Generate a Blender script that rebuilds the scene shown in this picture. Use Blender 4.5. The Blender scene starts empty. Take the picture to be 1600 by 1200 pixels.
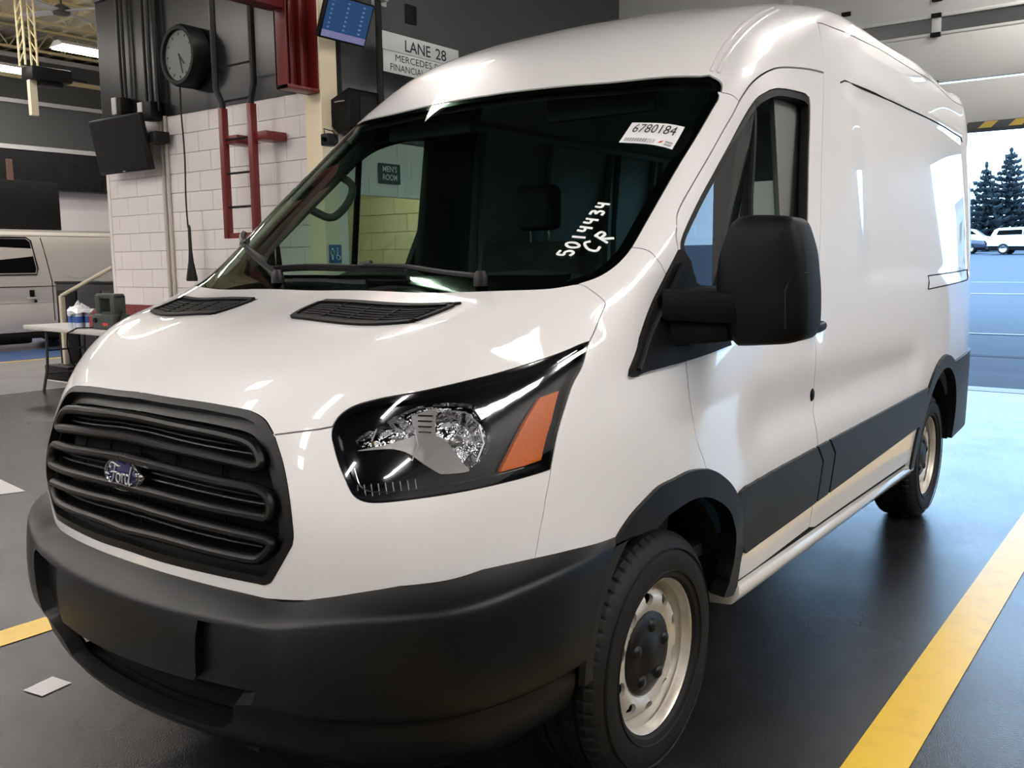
import bpy, bmesh, math, random
import numpy as np
from mathutils import Vector, Matrix, Euler
from mathutils.geometry import delaunay_2d_cdt
random.seed(4); np.random.seed(4)
C = bpy.context.scene.collection
SC = bpy.context.scene

# ------------------------------------------------------------------ camera, sky, exposure
def set_camera():
    pos=(2.1354,-1.1496,1.4598); yaw,pitch,roll=0.64746,0.13209,-0.010027; f_px=1429.72
    cy,sy=math.cos(yaw),math.sin(yaw)
    f=Vector((-sy*math.cos(pitch),cy*math.cos(pitch),-math.sin(pitch)))
    r=f.cross(Vector((0,0,1))).normalized(); u=r.cross(f)
    c,s=math.cos(roll),math.sin(roll)
    r2=c*r+s*u; u2=-s*r+c*u
    cd=bpy.data.cameras.new('camera'); co=bpy.data.objects.new('camera',cd); C.objects.link(co)
    m=Matrix((( r2.x,u2.x,-f.x,pos[0]),(r2.y,u2.y,-f.y,pos[1]),(r2.z,u2.z,-f.z,pos[2]),(0,0,0,1)))
    co.matrix_world=m; cd.sensor_width=36; cd.lens=f_px/1600*36; cd.clip_start=.05; cd.clip_end=500
    SC.camera=co
set_camera()
SC.view_settings.view_transform='Standard'; SC.view_settings.look='None'
SC.view_settings.exposure=0.0; SC.view_settings.gamma=1.0; SC.view_settings.use_curve_mapping=False
W=bpy.data.worlds.new('sky'); SC.world=W; W.use_nodes=True
bg=W.node_tree.nodes['Background']; bg.inputs[0].default_value=(.42,.68,1.0,1); bg.inputs[1].default_value=7.0
LAMP_STRENGTH=37.0

# ------------------------------------------------------------------ materials
MATS={}
def mat(name, col, rough=.5, metal=0., coat=0., coat_rough=.03, spec=.5, emit=None, estr=1., bump=None, var=None, alpha=None):
    m=bpy.data.materials.new(name); m.use_nodes=True; nt=m.node_tree; n=nt.nodes; l=nt.links
    b=n['Principled BSDF']; b.inputs['Base Color'].default_value=(*col,1); b.inputs['Roughness'].default_value=rough
    b.inputs['Metallic'].default_value=metal; b.inputs['Specular IOR Level'].default_value=spec
    if coat: b.inputs['Coat Weight'].default_value=coat; b.inputs['Coat Roughness'].default_value=coat_rough
    if emit: b.inputs['Emission Color'].default_value=(*emit,1); b.inputs['Emission Strength'].default_value=estr
    tc=None
    if bump or var:
        tc=n.new('ShaderNodeTexCoord')
    if bump:
        sc,st,dist=bump; t=n.new('ShaderNodeTexNoise'); t.inputs['Scale'].default_value=sc; t.inputs['Detail'].default_value=3
        l.new(tc.outputs['Object'],t.inputs['Vector']); bp=n.new('ShaderNodeBump'); bp.inputs['Strength'].default_value=st; bp.inputs['Distance'].default_value=dist
        l.new(t.outputs['Fac'],bp.inputs['Height']); l.new(bp.outputs['Normal'],b.inputs['Normal'])
    if var:
        sc,c2,lo,hi=var; t=n.new('ShaderNodeTexNoise'); t.inputs['Scale'].default_value=sc; t.inputs['Detail'].default_value=6
        l.new(tc.outputs['Object'],t.inputs['Vector']); r=n.new('ShaderNodeValToRGB'); r.color_ramp.elements[0].position=lo; r.color_ramp.elements[1].position=hi
        r.color_ramp.elements[0].color=(*col,1); r.color_ramp.elements[1].color=(*c2,1)
        l.new(t.outputs['Fac'],r.inputs['Fac']); l.new(r.outputs['Color'],b.inputs['Base Color'])
    MATS[name]=m; return m
def glass_mat(name, tint, rough=0.0, ior=1.5):
    m=bpy.data.materials.new(name); m.use_nodes=True; nt=m.node_tree; n=nt.nodes; l=nt.links
    n.remove(n['Principled BSDF']); out=n['Material Output']
    tr=n.new('ShaderNodeBsdfTransparent'); tr.inputs[0].default_value=(*tint,1)
    gl=n.new('ShaderNodeBsdfGlossy'); gl.inputs['Roughness'].default_value=rough
    fr=n.new('ShaderNodeFresnel'); ge=n.new('ShaderNodeNewGeometry'); mr=n.new('ShaderNodeMapRange'); mr.inputs[3].default_value=ior; mr.inputs[4].default_value=1/ior   # a thin pane looks alike from both sides
    l.new(ge.outputs['Backfacing'],mr.inputs[0]); l.new(mr.outputs[0],fr.inputs['IOR'])
    mx=n.new('ShaderNodeMixShader'); l.new(fr.outputs[0],mx.inputs[0]); l.new(tr.outputs[0],mx.inputs[1]); l.new(gl.outputs[0],mx.inputs[2]); l.new(mx.outputs[0],out.inputs['Surface'])
    MATS[name]=m; return m
PAINT=mat('white_paint',(.80,.79,.775),.35,coat=1.0,coat_rough=.015)
BLACK=mat('black_plastic',(.0055,.0055,.0053),.30,spec=.28,bump=(900,.25,.002))
GLOSSB=mat('gloss_black',(.004,.004,.005),.08,spec=.25)
TRIM=mat('grey_black_trim',(.004,.004,.0042),.5,spec=.15,bump=(700,.2,.002))
CLAD=mat('cladding_plastic',(.011,.011,.0105),.45,spec=.3,bump=(800,.2,.002))
RUBBER=mat('tyre_rubber',(.008,.0077,.0075),.62,spec=.3,bump=(260,.3,.002))
STEEL=mat('silver_wheel',(.62,.585,.52),.40,metal=.45,var=(14,(.50,.44,.36),.5,.8))
CHROME=mat('chrome',(.82,.82,.84),.06,metal=1.)
CHROMEB=mat('faceted_chrome',(.55,.55,.57),.10,metal=1.,bump=(22,.9,.02))
SATIN=mat('satin_chrome',(.62,.61,.59),.22,metal=1.,bump=(9,.25,.02))
LPLATE=mat('lamp_plate_grey',(.30,.29,.28),.22,metal=.35,bump=(9,.3,.02))
AMBER=mat('amber_lens',(.56,.12,.010),.2,spec=.3,bump=(120,.3,.003))
DARKIN=mat('cabin_plastic',(.022,.023,.024),.7)
GREYIN=mat('pillar_trim',(.16,.165,.16),.7)
FABRIC=mat('seat_fabric',(.014,.014,.015),.9)
CARGO=mat('cargo_metal',(.42,.46,.44),.45)
GLASSW=glass_mat('windshield_glass',(.50,.63,.54))
GLASSD=glass_mat('door_glass',(.60,.70,.66))
LENS=glass_mat('clear_lens',(.93,.94,.95))
FRIT=mat('glass_frit',(.004,.004,.0045),.08)
SEAM=mat('seam_shadow',(.007,.007,.007),.8,spec=.15)
WHITE=mat('white_print',(.82,.82,.82),.5)
CHALK=mat('chalk_ink',(.85,.87,.86),.7)
INK=mat('black_ink',(.02,.02,.02),.5)
GREYINK=mat('grey_ink',(.35,.35,.35),.6)
REDINK=mat('red_ink',(.7,.06,.04),.5)
BLUEB=mat('badge_blue',(.004,.006,.06),.12,coat=.5); BSILV=mat('badge_silver',(.45,.45,.44),.35,metal=.2)

# ------------------------------------------------------------------ object helpers
def empty(name, loc=(0,0,0), label=None, cat=None, group=None, rz=0):
    o=bpy.data.objects.new(name,None); C.objects.link(o); o.location=loc; o.rotation_euler=(0,0,rz); o.empty_display_size=.1
    if label: o['label']=label
    if cat: o['category']=cat
    if group: o['group']=group
    return o
def tag(o,label=None,cat=None,group=None,kind=None):
    if label: o['label']=label
    if cat: o['category']=cat
    if group: o['group']=group
    if kind: o['kind']=kind
    return o
def link(name, me, m=None, parent=None, loc=None):
    o=bpy.data.objects.new(name,me); C.objects.link(o)
    if m is not None and not me.materials: me.materials.append(m)
    if parent is not None: o.parent=parent
    if loc is not None: o.location=loc
    return o
def mk(name, V, Fs, m, parent=None, N=None, smooth=True, loc=None):
    V=np.asarray(V,float)
    if N is not None:
        N=np.asarray(N,float); out=[]
        for f in Fs:
            f=list(f); g=np.cross(V[f[1]]-V[f[0]],V[f[2]]-V[f[0]])
            if g@(N[f[0]]+N[f[1]]+N[f[2]])<0: f=f[::-1]
            out.append(f)
        Fs=out
    me=bpy.data.meshes.new(name); me.from_pydata([tuple(v) for v in V],[],[list(map(int,f)) for f in Fs]); me.update()
    if smooth: me.polygons.foreach_set('use_smooth',[True]*len(me.polygons))
    if N is not None: me.normals_split_custom_set_from_vertices([tuple(n) for n in N])
    return link(name,me,m,parent,loc)
class MB:
    """collects simple solids and links them as one mesh"""
    def __init__(s): s.V=[]; s.F=[]
    def add(s,V,F):
        k=len(s.V); s.V+= [tuple(v) for v in V]; s.F+=[[i+k for i in f] for f in F]; return s
    def box(s,x0,x1,y0,y1,z0,z1,M=None):
        V=[(x,y,z) for x in (x0,x1) for y in (y0,y1) for z in (z0,z1)]
        if M is not None: V=[M@Vector(v) for v in V]
        return s.add(V,[(0,1,3,2),(4,6,7,5),(0,4,5,1),(2,3,7,6),(0,2,6,4),(1,5,7,3)])
    def tube(s,P,r,seg=8,closed=False,cap=True,up=None,r2=None):
        V,F=tube_geo(P,r,seg,closed,cap,up,r2); return s.add(V,F)
    def build(s,name,m,parent=None,bevel=0,smooth=False,seg=2,loc=None):
        me=bpy.data.meshes.new(name); bm=bmesh.new()
        vs=[bm.verts.new(v) for v in s.V]
        for f in s.F:
            try: bm.faces.new([vs[i] for i in f])
            except ValueError: pass
        bmesh.ops.recalc_face_normals(bm,faces=bm.faces)
        if bevel: bmesh.ops.bevel(bm,geom=[e for e in bm.edges if len(e.link_faces)==2 and e.calc_face_angle(0)>.5],offset=bevel,segments=seg,profile=.5,affect='EDGES',clamp_overlap=True)
        bm.to_mesh(me); bm.free()
        if smooth or bevel:
            me.polygons.foreach_set('use_smooth',[True]*len(me.polygons)); 
            try: me.set_sharp_from_angle(angle=math.radians(40))
            except Exception: pass
        return link(name,me,m,parent,loc)
def tube_geo(P,r,seg=8,closed=False,cap=True,up=None,r2=None):
    """swept elliptical tube; r: radius (scalar or per point), r2: second radius along 'up'"""
    P=np.asarray(P,float); n=len(P); R=np.broadcast_to(np.asarray(r,float),(n,)); R2=R if r2 is None else np.broadcast_to(np.asarray(r2,float),(n,))
    V=[];F=[]; prev=None
    for i in range(n):
        a=P[(i-1)%n] if (closed or i>0) else P[i]; b=P[(i+1)%n] if (closed or i<n-1) else P[i]
        t=b-a; t=t/(np.linalg.norm(t)+1e-12)
        if up is not None: u=np.asarray(up if np.ndim(up)==1 else up[i],float)
        elif prev is not None: u=prev
        else: u=np.array([0,0,1.]) if abs(t[2])<.9 else np.array([1.,0,0])
        u=u-t*(u@t); u/=np.linalg.norm(u)+1e-12; prev=u; w=np.cross(t,u)
        for k in range(seg):
            th=2*math.pi*k/seg; V.append(P[i]+math.cos(th)*R[i]*w+math.sin(th)*R2[i]*u)
    m=n if closed else n-1
    for i in range(m):
        j=(i+1)%n
        for k in range(seg):
            q=(k+1)%seg; F.append((i*seg+k,i*seg+q,j*seg+q,j*seg+k))
    if cap and not closed: F.append(tuple(range(seg))[::-1]); F.append(tuple((n-1)*seg+k for k in range(seg)))
    return V,F
def tube(name,P,r,m,parent=None,seg=8,closed=False,up=None,r2=None,smooth=True):
    return MB().tube(P,r,seg,closed,True,up,r2).build(name,m,parent,smooth=smooth)
def lathe_geo(prof,seg=48,axis='x',origin=(0,0,0)):
    """prof: list of (radius, offset along axis)"""
    V=[];F=[];n=len(prof)
    for k in range(seg):
        th=2*math.pi*k/seg; c,s=math.cos(th),math.sin(th)
        for r,h in prof:
            p={'x':(h,r*c,r*s),'y':(r*c,h,r*s),'z':(r*c,r*s,h)}[axis]
            V.append((p[0]+origin[0],p[1]+origin[1],p[2]+origin[2]))
    for k in range(seg):
        q=(k+1)%seg
        for i in range(n-1): F.append((k*n+i,k*n+i+1,q*n+i+1,q*n+i))
    return V,F
def lathe(name,prof,m,parent=None,seg=48,axis='x',origin=(0,0,0)):
    return MB().add(*lathe_geo(prof,seg,axis,origin)).build(name,m,parent,smooth=True)
def cr(P,closed=False,step=8):
    """Catmull-Rom through the points"""
    P=np.asarray(P,float); n=len(P)
    if n<3: return P
    out=[]; m=n if closed else n-1
    for i in range(m):
        p1,p2=P[i],P[(i+1)%n]
        p0=P[(i-1)%n] if (closed or i>0) else 2*p1-p2
        p3=P[(i+2)%n] if (closed or i+2<n) else 2*p2-p1
        for k in range(step):
            t=k/step; out.append(.5*((2*p1)+(-p0+p2)*t+(2*p0-5*p1+4*p2-p3)*t*t+(-p0+3*p1-3*p2+p3)*t**3))
    if not closed: out.append(P[-1])
    return np.array(out)
def text_geo(body,size=1.,align='CENTER',bold=0.):
    cu=bpy.data.curves.new('lettering','FONT'); cu.body=body; cu.size=size; cu.align_x=align; cu.align_y='CENTER'; cu.offset=bold; cu.resolution_u=3
    o=bpy.data.objects.new('lettering',cu); C.objects.link(o); dg=bpy.context.evaluated_depsgraph_get(); me=o.evaluated_get(dg).to_mesh()
    V=[tuple(v.co) for v in me.vertices]; F=[tuple(p.vertices) for p in me.polygons]
    o.evaluated_get(dg).to_mesh_clear(); bpy.data.objects.remove(o); bpy.data.curves.remove(cu)
    return V,F
def text_on(name,body,M,size,m,parent=None,w=None,h=None,thick=.002,bold=0.):
    """raised lettering: local x right, y up, z out; scaled into width w / height h when given"""
    V,F=text_geo(body,1.,bold=bold); V=np.array(V)
    lo,hi=V.min(0),V.max(0); V[:,:2]-=(lo[:2]+hi[:2])/2
    sx=(w/(hi[0]-lo[0])) if w else size; sy=(h/(hi[1]-lo[1])) if h else (sx if w else size)
    V=V*[sx,sy,1]
    mb=MB(); mb.add([M@Vector((v[0],v[1],thick)) for v in V],F)
    return mb.build(name,m,parent)

# ------------------------------------------------------------------ the van's skin: one smooth surface F(a,b)
TAB=[[[0.0,0.0554,0.6774],[0.3007,0.0807,0.6894],[0.5538,0.1412,0.7054],[0.7368,0.2462,0.7132],[0.8541,0.3989,0.7225],[0.9082,0.5178,0.7441],[0.9422,0.6183,0.7431],[0.9616,0.6987,0.7372],[0.9712,0.769,0.7117],[0.976,0.8431,0.6565]],[[0.0,0.0464,0.8753],[0.3033,0.0689,0.8772],[0.5686,0.1356,0.8841],[0.7533,0.2631,0.8884],[0.865,0.4268,0.8918],[0.9187,0.567,0.89],[0.9475,0.6679,0.8836],[0.9667,0.7585,0.8625],[0.9763,0.8189,0.7919],[0.9811,0.8801,0.6796]],[[0.0,0.0629,1.0452],[0.2861,0.0854,1.0462],[0.5415,0.1701,1.0522],[0.7197,0.3109,1.0631],[0.8469,0.4834,1.0652],[0.9046,0.6157,1.0569],[0.943,0.7272,1.0345],[0.967,0.8082,0.973],[0.9815,0.8687,0.8621],[0.9862,0.9259,0.6998]],[[0.0,0.1133,1.1397],[0.2868,0.1446,1.1461],[0.5151,0.2266,1.1714],[0.6998,0.3753,1.1938],[0.8241,0.5505,1.1797],[0.896,0.6836,1.1698],[0.9387,0.7964,1.1257],[0.9694,0.8577,1.0436],[0.9867,0.9185,0.9025],[0.9914,0.9858,0.717]],[[0.0,0.2374,1.2267],[0.2789,0.2642,1.2337],[0.4989,0.3395,1.2579],[0.6855,0.4692,1.2834],[0.8111,0.633,1.2597],[0.8872,0.7525,1.2468],[0.9393,0.8758,1.1967],[0.9728,0.9374,1.0942],[0.9919,0.9783,0.9328],[0.9966,1.0387,0.7222]],[[0.0,0.4392,1.309],[0.2678,0.4571,1.3146],[0.4813,0.5133,1.3163],[0.6679,0.6041,1.3351],[0.8036,0.7249,1.3336],[0.8871,0.8432,1.303],[0.9447,0.9657,1.2371],[0.9781,1.0173,1.1144],[0.9972,1.0482,0.9431],[1.0018,1.0885,0.7205]],[[0.0,0.717,1.3925],[0.2663,0.7307,1.3993],[0.4785,0.7587,1.4032],[0.6611,0.8003,1.4093],[0.8105,0.8603,1.4024],[0.8976,0.9437,1.3704],[0.9503,1.0557,1.287],[0.9816,1.0972,1.1347],[1.0026,1.1181,0.9533],[1.0021,1.1385,0.7127]],[[0.0,0.9968,1.619],[0.2755,1.0059,1.6201],[0.5072,1.0394,1.6223],[0.6893,1.0825,1.6227],[0.8198,1.1377,1.6155],[0.9091,1.2335,1.58],[0.9617,1.3254,1.4275],[0.9944,1.327,1.2051],[1.013,1.2879,0.9837],[1.0073,1.2184,0.683]],[[0.0,1.2865,1.8507],[0.2752,1.2957,1.8518],[0.4973,1.3289,1.8523],[0.6806,1.3765,1.8523],[0.8259,1.4254,1.8491],[0.9035,1.5186,1.8073],[0.9542,1.6143,1.6094],[0.9954,1.5766,1.306],[1.0184,1.4778,0.9841],[1.0125,1.3083,0.6133]],[[0.0,1.5561,2.0678],[0.2751,1.5652,2.069],[0.4874,1.5932,2.0747],[0.6716,1.633,2.0829],[0.8054,1.6936,2.069],[0.8894,1.7871,2.0212],[0.9402,1.8943,1.7604],[0.9908,1.8167,1.4067],[1.0234,1.6779,0.9546],[1.0125,1.3783,0.5237]],[[0.0,1.7957,2.2501],[0.265,1.8048,2.2513],[0.4674,1.8325,2.2554],[0.6441,1.8838,2.2648],[0.7724,1.9586,2.2313],[0.8606,2.0544,2.1329],[0.9231,2.1158,1.8602],[0.985,2.0473,1.457],[1.0231,1.8481,0.925],[0.9921,1.4184,0.4241]],[[0.0,2.1445,2.416],[0.2546,2.1548,2.414],[0.4563,2.175,2.4105],[0.6185,2.2145,2.4013],[0.7459,2.2746,2.376],[0.8408,2.3454,2.2661],[0.9126,2.3469,1.9616],[0.9795,2.2477,1.508],[1.0224,2.0482,0.9057],[0.9863,1.7485,0.3846]],[[0.0,2.6966,2.5156],[0.2543,2.6968,2.5151],[0.4561,2.6971,2.5095],[0.6093,2.6966,2.4986],[0.7358,2.695,2.489],[0.8156,2.6966,2.4448],[0.8992,2.6976,2.1653],[0.9693,2.648,1.6097],[1.0212,2.5483,0.9065],[0.9848,2.3984,0.3851]],[[0.0,3.498,2.5375],[0.2542,3.498,2.536],[0.4564,3.498,2.53],[0.6102,3.4979,2.5201],[0.7399,3.4976,2.5091],[0.8278,3.498,2.4738],[0.8968,3.4982,2.1996],[0.9683,3.4981,1.6613],[1.0184,3.498,0.9072],[0.9819,3.498,0.3855]],[[0.0,4.3988,2.5358],[0.254,4.3988,2.5346],[0.4561,4.3988,2.5289],[0.6099,4.3988,2.5187],[0.7387,4.3989,2.5046],[0.8304,4.3993,2.4736],[0.8967,4.3986,2.2002],[0.9643,4.3977,1.6615],[1.0123,4.3971,0.9072],[0.9766,4.3972,0.3855]],[[0.0,5.0992,2.5247],[0.2536,5.0992,2.5235],[0.4553,5.0993,2.5175],[0.6084,5.0993,2.5061],[0.734,5.0995,2.4875],[0.8184,5.1002,2.4515],[0.8837,5.0989,2.1865],[0.9393,5.0962,1.6599],[0.9762,5.0943,0.9065],[0.9535,5.0959,0.3851]],[[0.0,5.3995,2.524],[0.2532,5.3995,2.5227],[0.4545,5.3995,2.5161],[0.6067,5.3996,2.5036],[0.6946,5.3997,2.4821],[0.7786,5.4009,2.4421],[0.8469,5.3993,2.1825],[0.8939,5.3947,1.658],[0.9231,5.3912,0.9056],[0.9131,5.395,0.3847]],[[0.0,5.5196,2.4737],[0.253,5.5196,2.4722],[0.4539,5.5196,2.4654],[0.6052,5.5196,2.4521],[0.6264,5.5196,2.439],[0.6999,5.5193,2.395],[0.7745,5.5184,2.1788],[0.8425,5.5174,1.6569],[0.8879,5.5168,0.9052],[0.8546,5.5163,0.3844]]]
CV={"gr_top":[[17.18,0.0],[17.21,2.2],[16.8,14.78],[16.09,23.05],[15.66,25.99],[14.99,28.19],[14.14,29.49],[13.33,30.36]],"gr_low":[[13.33,30.36],[11.31,31.67],[8.87,32.53],[5.95,33.05],[5.01,32.97],[4.36,32.53],[1.84,29.9],[1.39,29.1],[1.23,28.15],[1.34,26.43],[1.75,16.8],[2.1,3.84],[2.15,0.0]],"hseam":[[13.6,30.13],[13.78,33.34],[13.9,36.45],[14.02,38.12]],"hl_top":[[14.04,38.13],[14.83,38.9],[15.43,40.57],[15.81,43.56],[16.14,47.67],[16.82,51.58],[17.83,55.54],[19.28,59.77],[21.27,64.83],[23.65,68.51]],"hl_right":[[23.65,68.51],[19.74,70.01],[16.89,69.09],[14.33,69.0],[11.59,68.49],[9.41,67.87]],"hl_bot":[[9.41,67.87],[8.98,63.07],[8.57,57.64],[8.34,53.11],[8.22,48.84],[8.14,44.48],[8.3,42.45],[8.83,41.07],[9.98,40.14],[11.39,39.14],[12.65,38.45],[13.35,38.12],[14.04,38.13]],"hood_side":[[23.65,68.55],[25.48,67.89],[28.44,66.69],[30.85,65.94],[32.19,65.35],[32.87,64.02],[33.64,61.67],[34.21,59.79],[34.37,58.51]],"hood_rear":[[34.37,58.51],[32.53,53.14],[32.54,40.55],[32.84,25.72],[33.37,10.05],[33.46,0.0]],"fas_fender":[[9.4,67.87],[6.83,66.97],[3.83,66.9],[0.2,67.87]],"ws_side":[[34.45,58.47],[36.12,60.56],[38.08,61.95],[40.05,62.53],[41.84,62.49],[45.96,62.05],[54.85,61.41],[64.52,61.79],[67.0,61.95],[70.01,60.91],[71.15,57.55]],"ws_top":[[71.15,57.55],[70.54,53.8],[70.59,39.96],[71.59,23.78],[72.11,5.94],[72.08,0.0]],"ap_low":[[41.12,62.6],[41.38,64.63],[41.42,66.38],[41.18,68.45],[40.88,70.62],[40.59,72.7]],"ap_up":[[68.08,61.46],[68.45,63.0],[68.75,64.57],[68.67,66.3]],"door_topA":[[107.47,76.12],[97.91,71.7],[91.36,69.07],[85.94,67.26],[82.05,66.63],[78.17,66.42],[73.92,66.3],[70.6,66.32],[68.67,66.3]],"door_topB":[[68.67,66.3],[65.87,66.44],[62.02,66.16],[53.04,65.87],[47.97,66.26],[46.01,67.79]],"door_front":[[46.03,67.77],[44.34,70.43],[41.5,80.0],[39.6,92],[39.35,101.06],[39.18,107.2],[39.32,121.38],[41.35,135.16],[47.08,144.48]],"door_rear":[[107.37,76.08],[103.23,83.8],[100.45,94.12],[98.13,110.73],[99.42,122.97],[103.69,130.07],[103.73,133.06],[106.96,139.89],[108.92,144.69],[110.13,150.71],[111.19,155.76]],"door_bot":[[111.19,155.76],[102.84,156.2],[95.27,156.82],[88.47,157.47]],"arch_out":[[3.69,135.25],[9.85,140.29],[16.26,142.54],[24.63,142.61],[36.01,142.55],[44.25,143.98],[53.83,145.5],[60.86,146.6],[66.86,148.04],[73.9,149.97],[82.48,151.58],[86.17,154.79],[88.38,157.59]],"arch_in":[[17.9,155.33],[25.46,152.99],[36.18,151.43],[44.63,151.06],[53.51,150.89],[62.65,151.12],[69.62,152.57],[79.78,153.99],[84.0,156.98]],"win":[[96.27,77.5],[95.2,75.55],[91.84,73.77],[82.65,70.41],[75.64,69.41],[71.27,69.03],[62.84,69.1],[57.02,68.94],[50.49,69.13],[44.97,70.87],[44.19,75.31],[44.46,80.75],[46.03,85.33],[66.35,103.47],[84.0,109.4],[87.41,109.06],[88.98,101.68],[92.82,87.11]],"bar":[[72.46,69.3],[66.61,77.17],[63.7,84.11],[62.2,99.41]],"tri":[[43.91,71.41],[40.59,72.7],[36.79,74.55],[29.36,79.23],[22.82,86.58],[22.1,88.29],[22.62,90.61],[33.33,96.3],[44.3,102.91],[51.74,106.99],[50.12,98.21],[46.44,87.17],[43.61,79.68],[44.19,75.31]],"gutter":[[111.88,67.47],[121.49,71.01],[134.95,71.92],[151.14,70.22],[163.29,70.24],[176.49,70.57],[196.46,70.21],[224.59,70.55]],"rail":[[170.97,114.1],[221.07,113.33],[216.04,115.64],[169.19,116.68]],"clad1":[[66.35,148.57],[69.44,146.11],[74.03,144.03],[87.93,140.4],[104.31,139.11],[108.2,142.04],[109.36,150.55],[97.59,151.49],[85.89,153.4],[78.22,151.17]],"clad2":[[105.38,139.09],[110.16,138.91],[113.39,141.91],[114.17,150.44],[110.23,150.52],[108.86,142.2]],"clad3":[[110.78,138.94],[129.07,138.57],[157.96,138.21],[166.14,138.24],[163.47,144.6],[160.76,147.54],[133.04,149.48],[115.02,150.43],[114.24,142.11]],"archR_out":[[160.52,150.37],[165.2,144.19],[167.34,138.73],[168.91,135.8],[173.88,133.31],[179.36,131.59],[184.48,131.29],[188.18,132.18],[191.44,134.06]],"archR_in":[[171.27,139.61],[174.32,136.4],[178.32,134.5],[182.65,134.16],[187.11,135.23],[190.65,137.49],[193.79,142.33],[194.63,147.21],[193.99,151.5]],"vent":[[27.73,11.57],[28.95,10.45],[30.94,10.32],[30.98,11.4],[30.02,40.68],[29.6,42.28],[29.01,42.61],[25.97,40.45],[25.86,39.79],[27.5,12.62]],"loop1":[[14.53,0.0],[14.47,5.74],[13.9,17.66],[13.35,24.0],[12.85,26.68],[12.03,27.95],[11.24,28.3],[10.97,27.34],[11.16,25.04],[11.62,18.57],[12.05,7.32],[12.19,0.0]],"loop2":[[10.17,0.0],[9.89,11.49],[9.41,21.97],[9.13,27.35],[8.61,29.23],[7.7,29.74],[6.83,29.18],[6.86,27.46],[7.1,21.61],[7.47,11.05],[7.61,0.0]],"loop3":[[6.04,0.0],[6.01,5.01],[5.59,17.74],[5.11,26.96],[4.79,29.35],[4.24,29.39],[3.51,28.12],[3.22,26.54],[3.45,20.81],[3.91,9.09],[3.84,0.0]],"slat1":[[13.33,0.0],[13.25,6.7],[12.31,26.34]],"slat2":[[8.76,0.0],[8.48,13.03],[7.95,28.13]],"slat3":[[5.08,0.0],[5.08,4.73],[4.21,27.15]],"amber":[[9.56,59.1],[9.84,59.19],[15.7,63.59],[16.35,66.79],[13.48,67.02],[10.24,65.91],[9.89,62.92]],"chrome":[[12.97,40.9],[13.86,44.55],[15.08,47.4],[15.46,48.93],[15.54,51.16],[15.63,53.22],[15.05,55.32],[13.94,56.93],[12.45,57.59],[11.17,57.22],[10.51,56.16],[9.88,55.01],[9.91,52.11],[10.21,51.25],[11.52,48.68],[12.07,46.56],[12.19,44.83],[12.21,41.45]],"swoosh":[[12.25,41.33],[12.23,44.82],[12.11,46.34],[11.71,47.84],[10.86,49.56],[10.07,51.27],[9.91,52.11],[9.91,55.01],[10.64,54.15],[11.84,52.74],[12.73,51.38],[13.11,49.29],[12.92,47.69],[12.53,44.78]],"badge":[[8.63,2.06]],"keyhole":[[102.43,129.46]],"handle":[[98.35,117.61]],"sticker":[[61.59,46.57],[60.53,58.3],[56.31,58.48],[57.76,46.36]],"chalk":[[38.77,52.19],[46.53,52.24]],"chalkcr":[[40.25,55.46],[42.57,57.09]],"wiper1":[[40.98,-50.9],[38.08,-36.19],[33.86,-16.96]],"wiper2":[[34.97,-16.24],[35.78,7.67],[35.05,22.79],[32.66,41.88]],"fen_bot":[[0.16,67.9],[0.16,74.06],[0.65,90.91],[1.05,111.94],[3.5,134.01]],"side_bot":[[111.27,155.91],[126.8,154.75],[141.67,153.82],[157.72,153.7]],"ridge":[[72.02,57.55],[76.63,56.96],[84.24,56.73],[93.14,56.64],[101.61,56.73]]}
NS,NT=240,160
def _smooth_matrix(k,n,lam):
    k=np.asarray(k,float); u=np.linspace(k[0],k[-1],n); h=u[1]-u[0]; B=np.zeros((len(k),n))
    for i,x in enumerate(k):
        f=(x-k[0])/h; j=min(int(f),n-2); a=f-j; B[i,j]+=1-a; B[i,j+1]+=a
    D=np.zeros((n-2,n))
    for i in range(n-2): D[i,i:i+3]=(1,-2,1)
    D/=h*h
    return np.linalg.solve(B.T@B+lam*h*D.T@D+1e-12*np.eye(n),B.T)
def _sm(v,a,b): t=np.clip((v-a)/(b-a),0,1); return t*t*(3-2*t)
def _disp(X):
    x,y,z=np.abs(X[...,0]),X[...,1],X[...,2]; sd=np.clip((x-.80)/.06,0,1)
    d=-.014*_sm(y,2.70,3.0)*(1-_sm(y,5.10,5.16))*_sm(z,1.34,1.40)*(1-_sm(z,2.165,2.195))      # recessed cargo panel
    d=d-.022*np.exp(-((z-.95)/.10)**2)*_sm(y,1.45,1.75)*(1-_sm(y,3.55,3.85))                    # hollow low on the doors
    d=d-.016*np.exp(-((y-2.20)**2+(z-1.21)**2)/.055**2)                                             # finger bowl behind the handle
    return d*sd
def make_skin():
    T=np.array(TAB,float); full=np.concatenate([T[:,:0:-1]*np.array([-1,1,1]),T],1)
    sk=np.concatenate([[0],np.cumsum(np.linalg.norm(np.diff(T,axis=0),axis=2).mean(1))])
    tk=np.concatenate([[0],np.cumsum(np.linalg.norm(np.diff(full,axis=1),axis=2).mean(0))])
    G=np.einsum('ai,bj,ijc->abc',_smooth_matrix(sk,NS,2e-6),_smooth_matrix(tk,2*NT-1,1e-5),full)
    G=(G+G[:,::-1]*np.array([-1,1,1]))/2
    def nrm(A):
        n=np.cross(np.gradient(A,axis=1),np.gradient(A,axis=0)); n/=np.linalg.norm(n,axis=2)[...,None]
        return n if n[NS//2,NT-1]@np.array([0,-.5,1])>0 else -n
    N=nrm(G); F=G+_disp(G)[...,None]*N
    return F,nrm(F),sk[-1]/(NS-1),tk[-1]/2/(NT-1)
SF,SN,SA,SB=make_skin()
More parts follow.
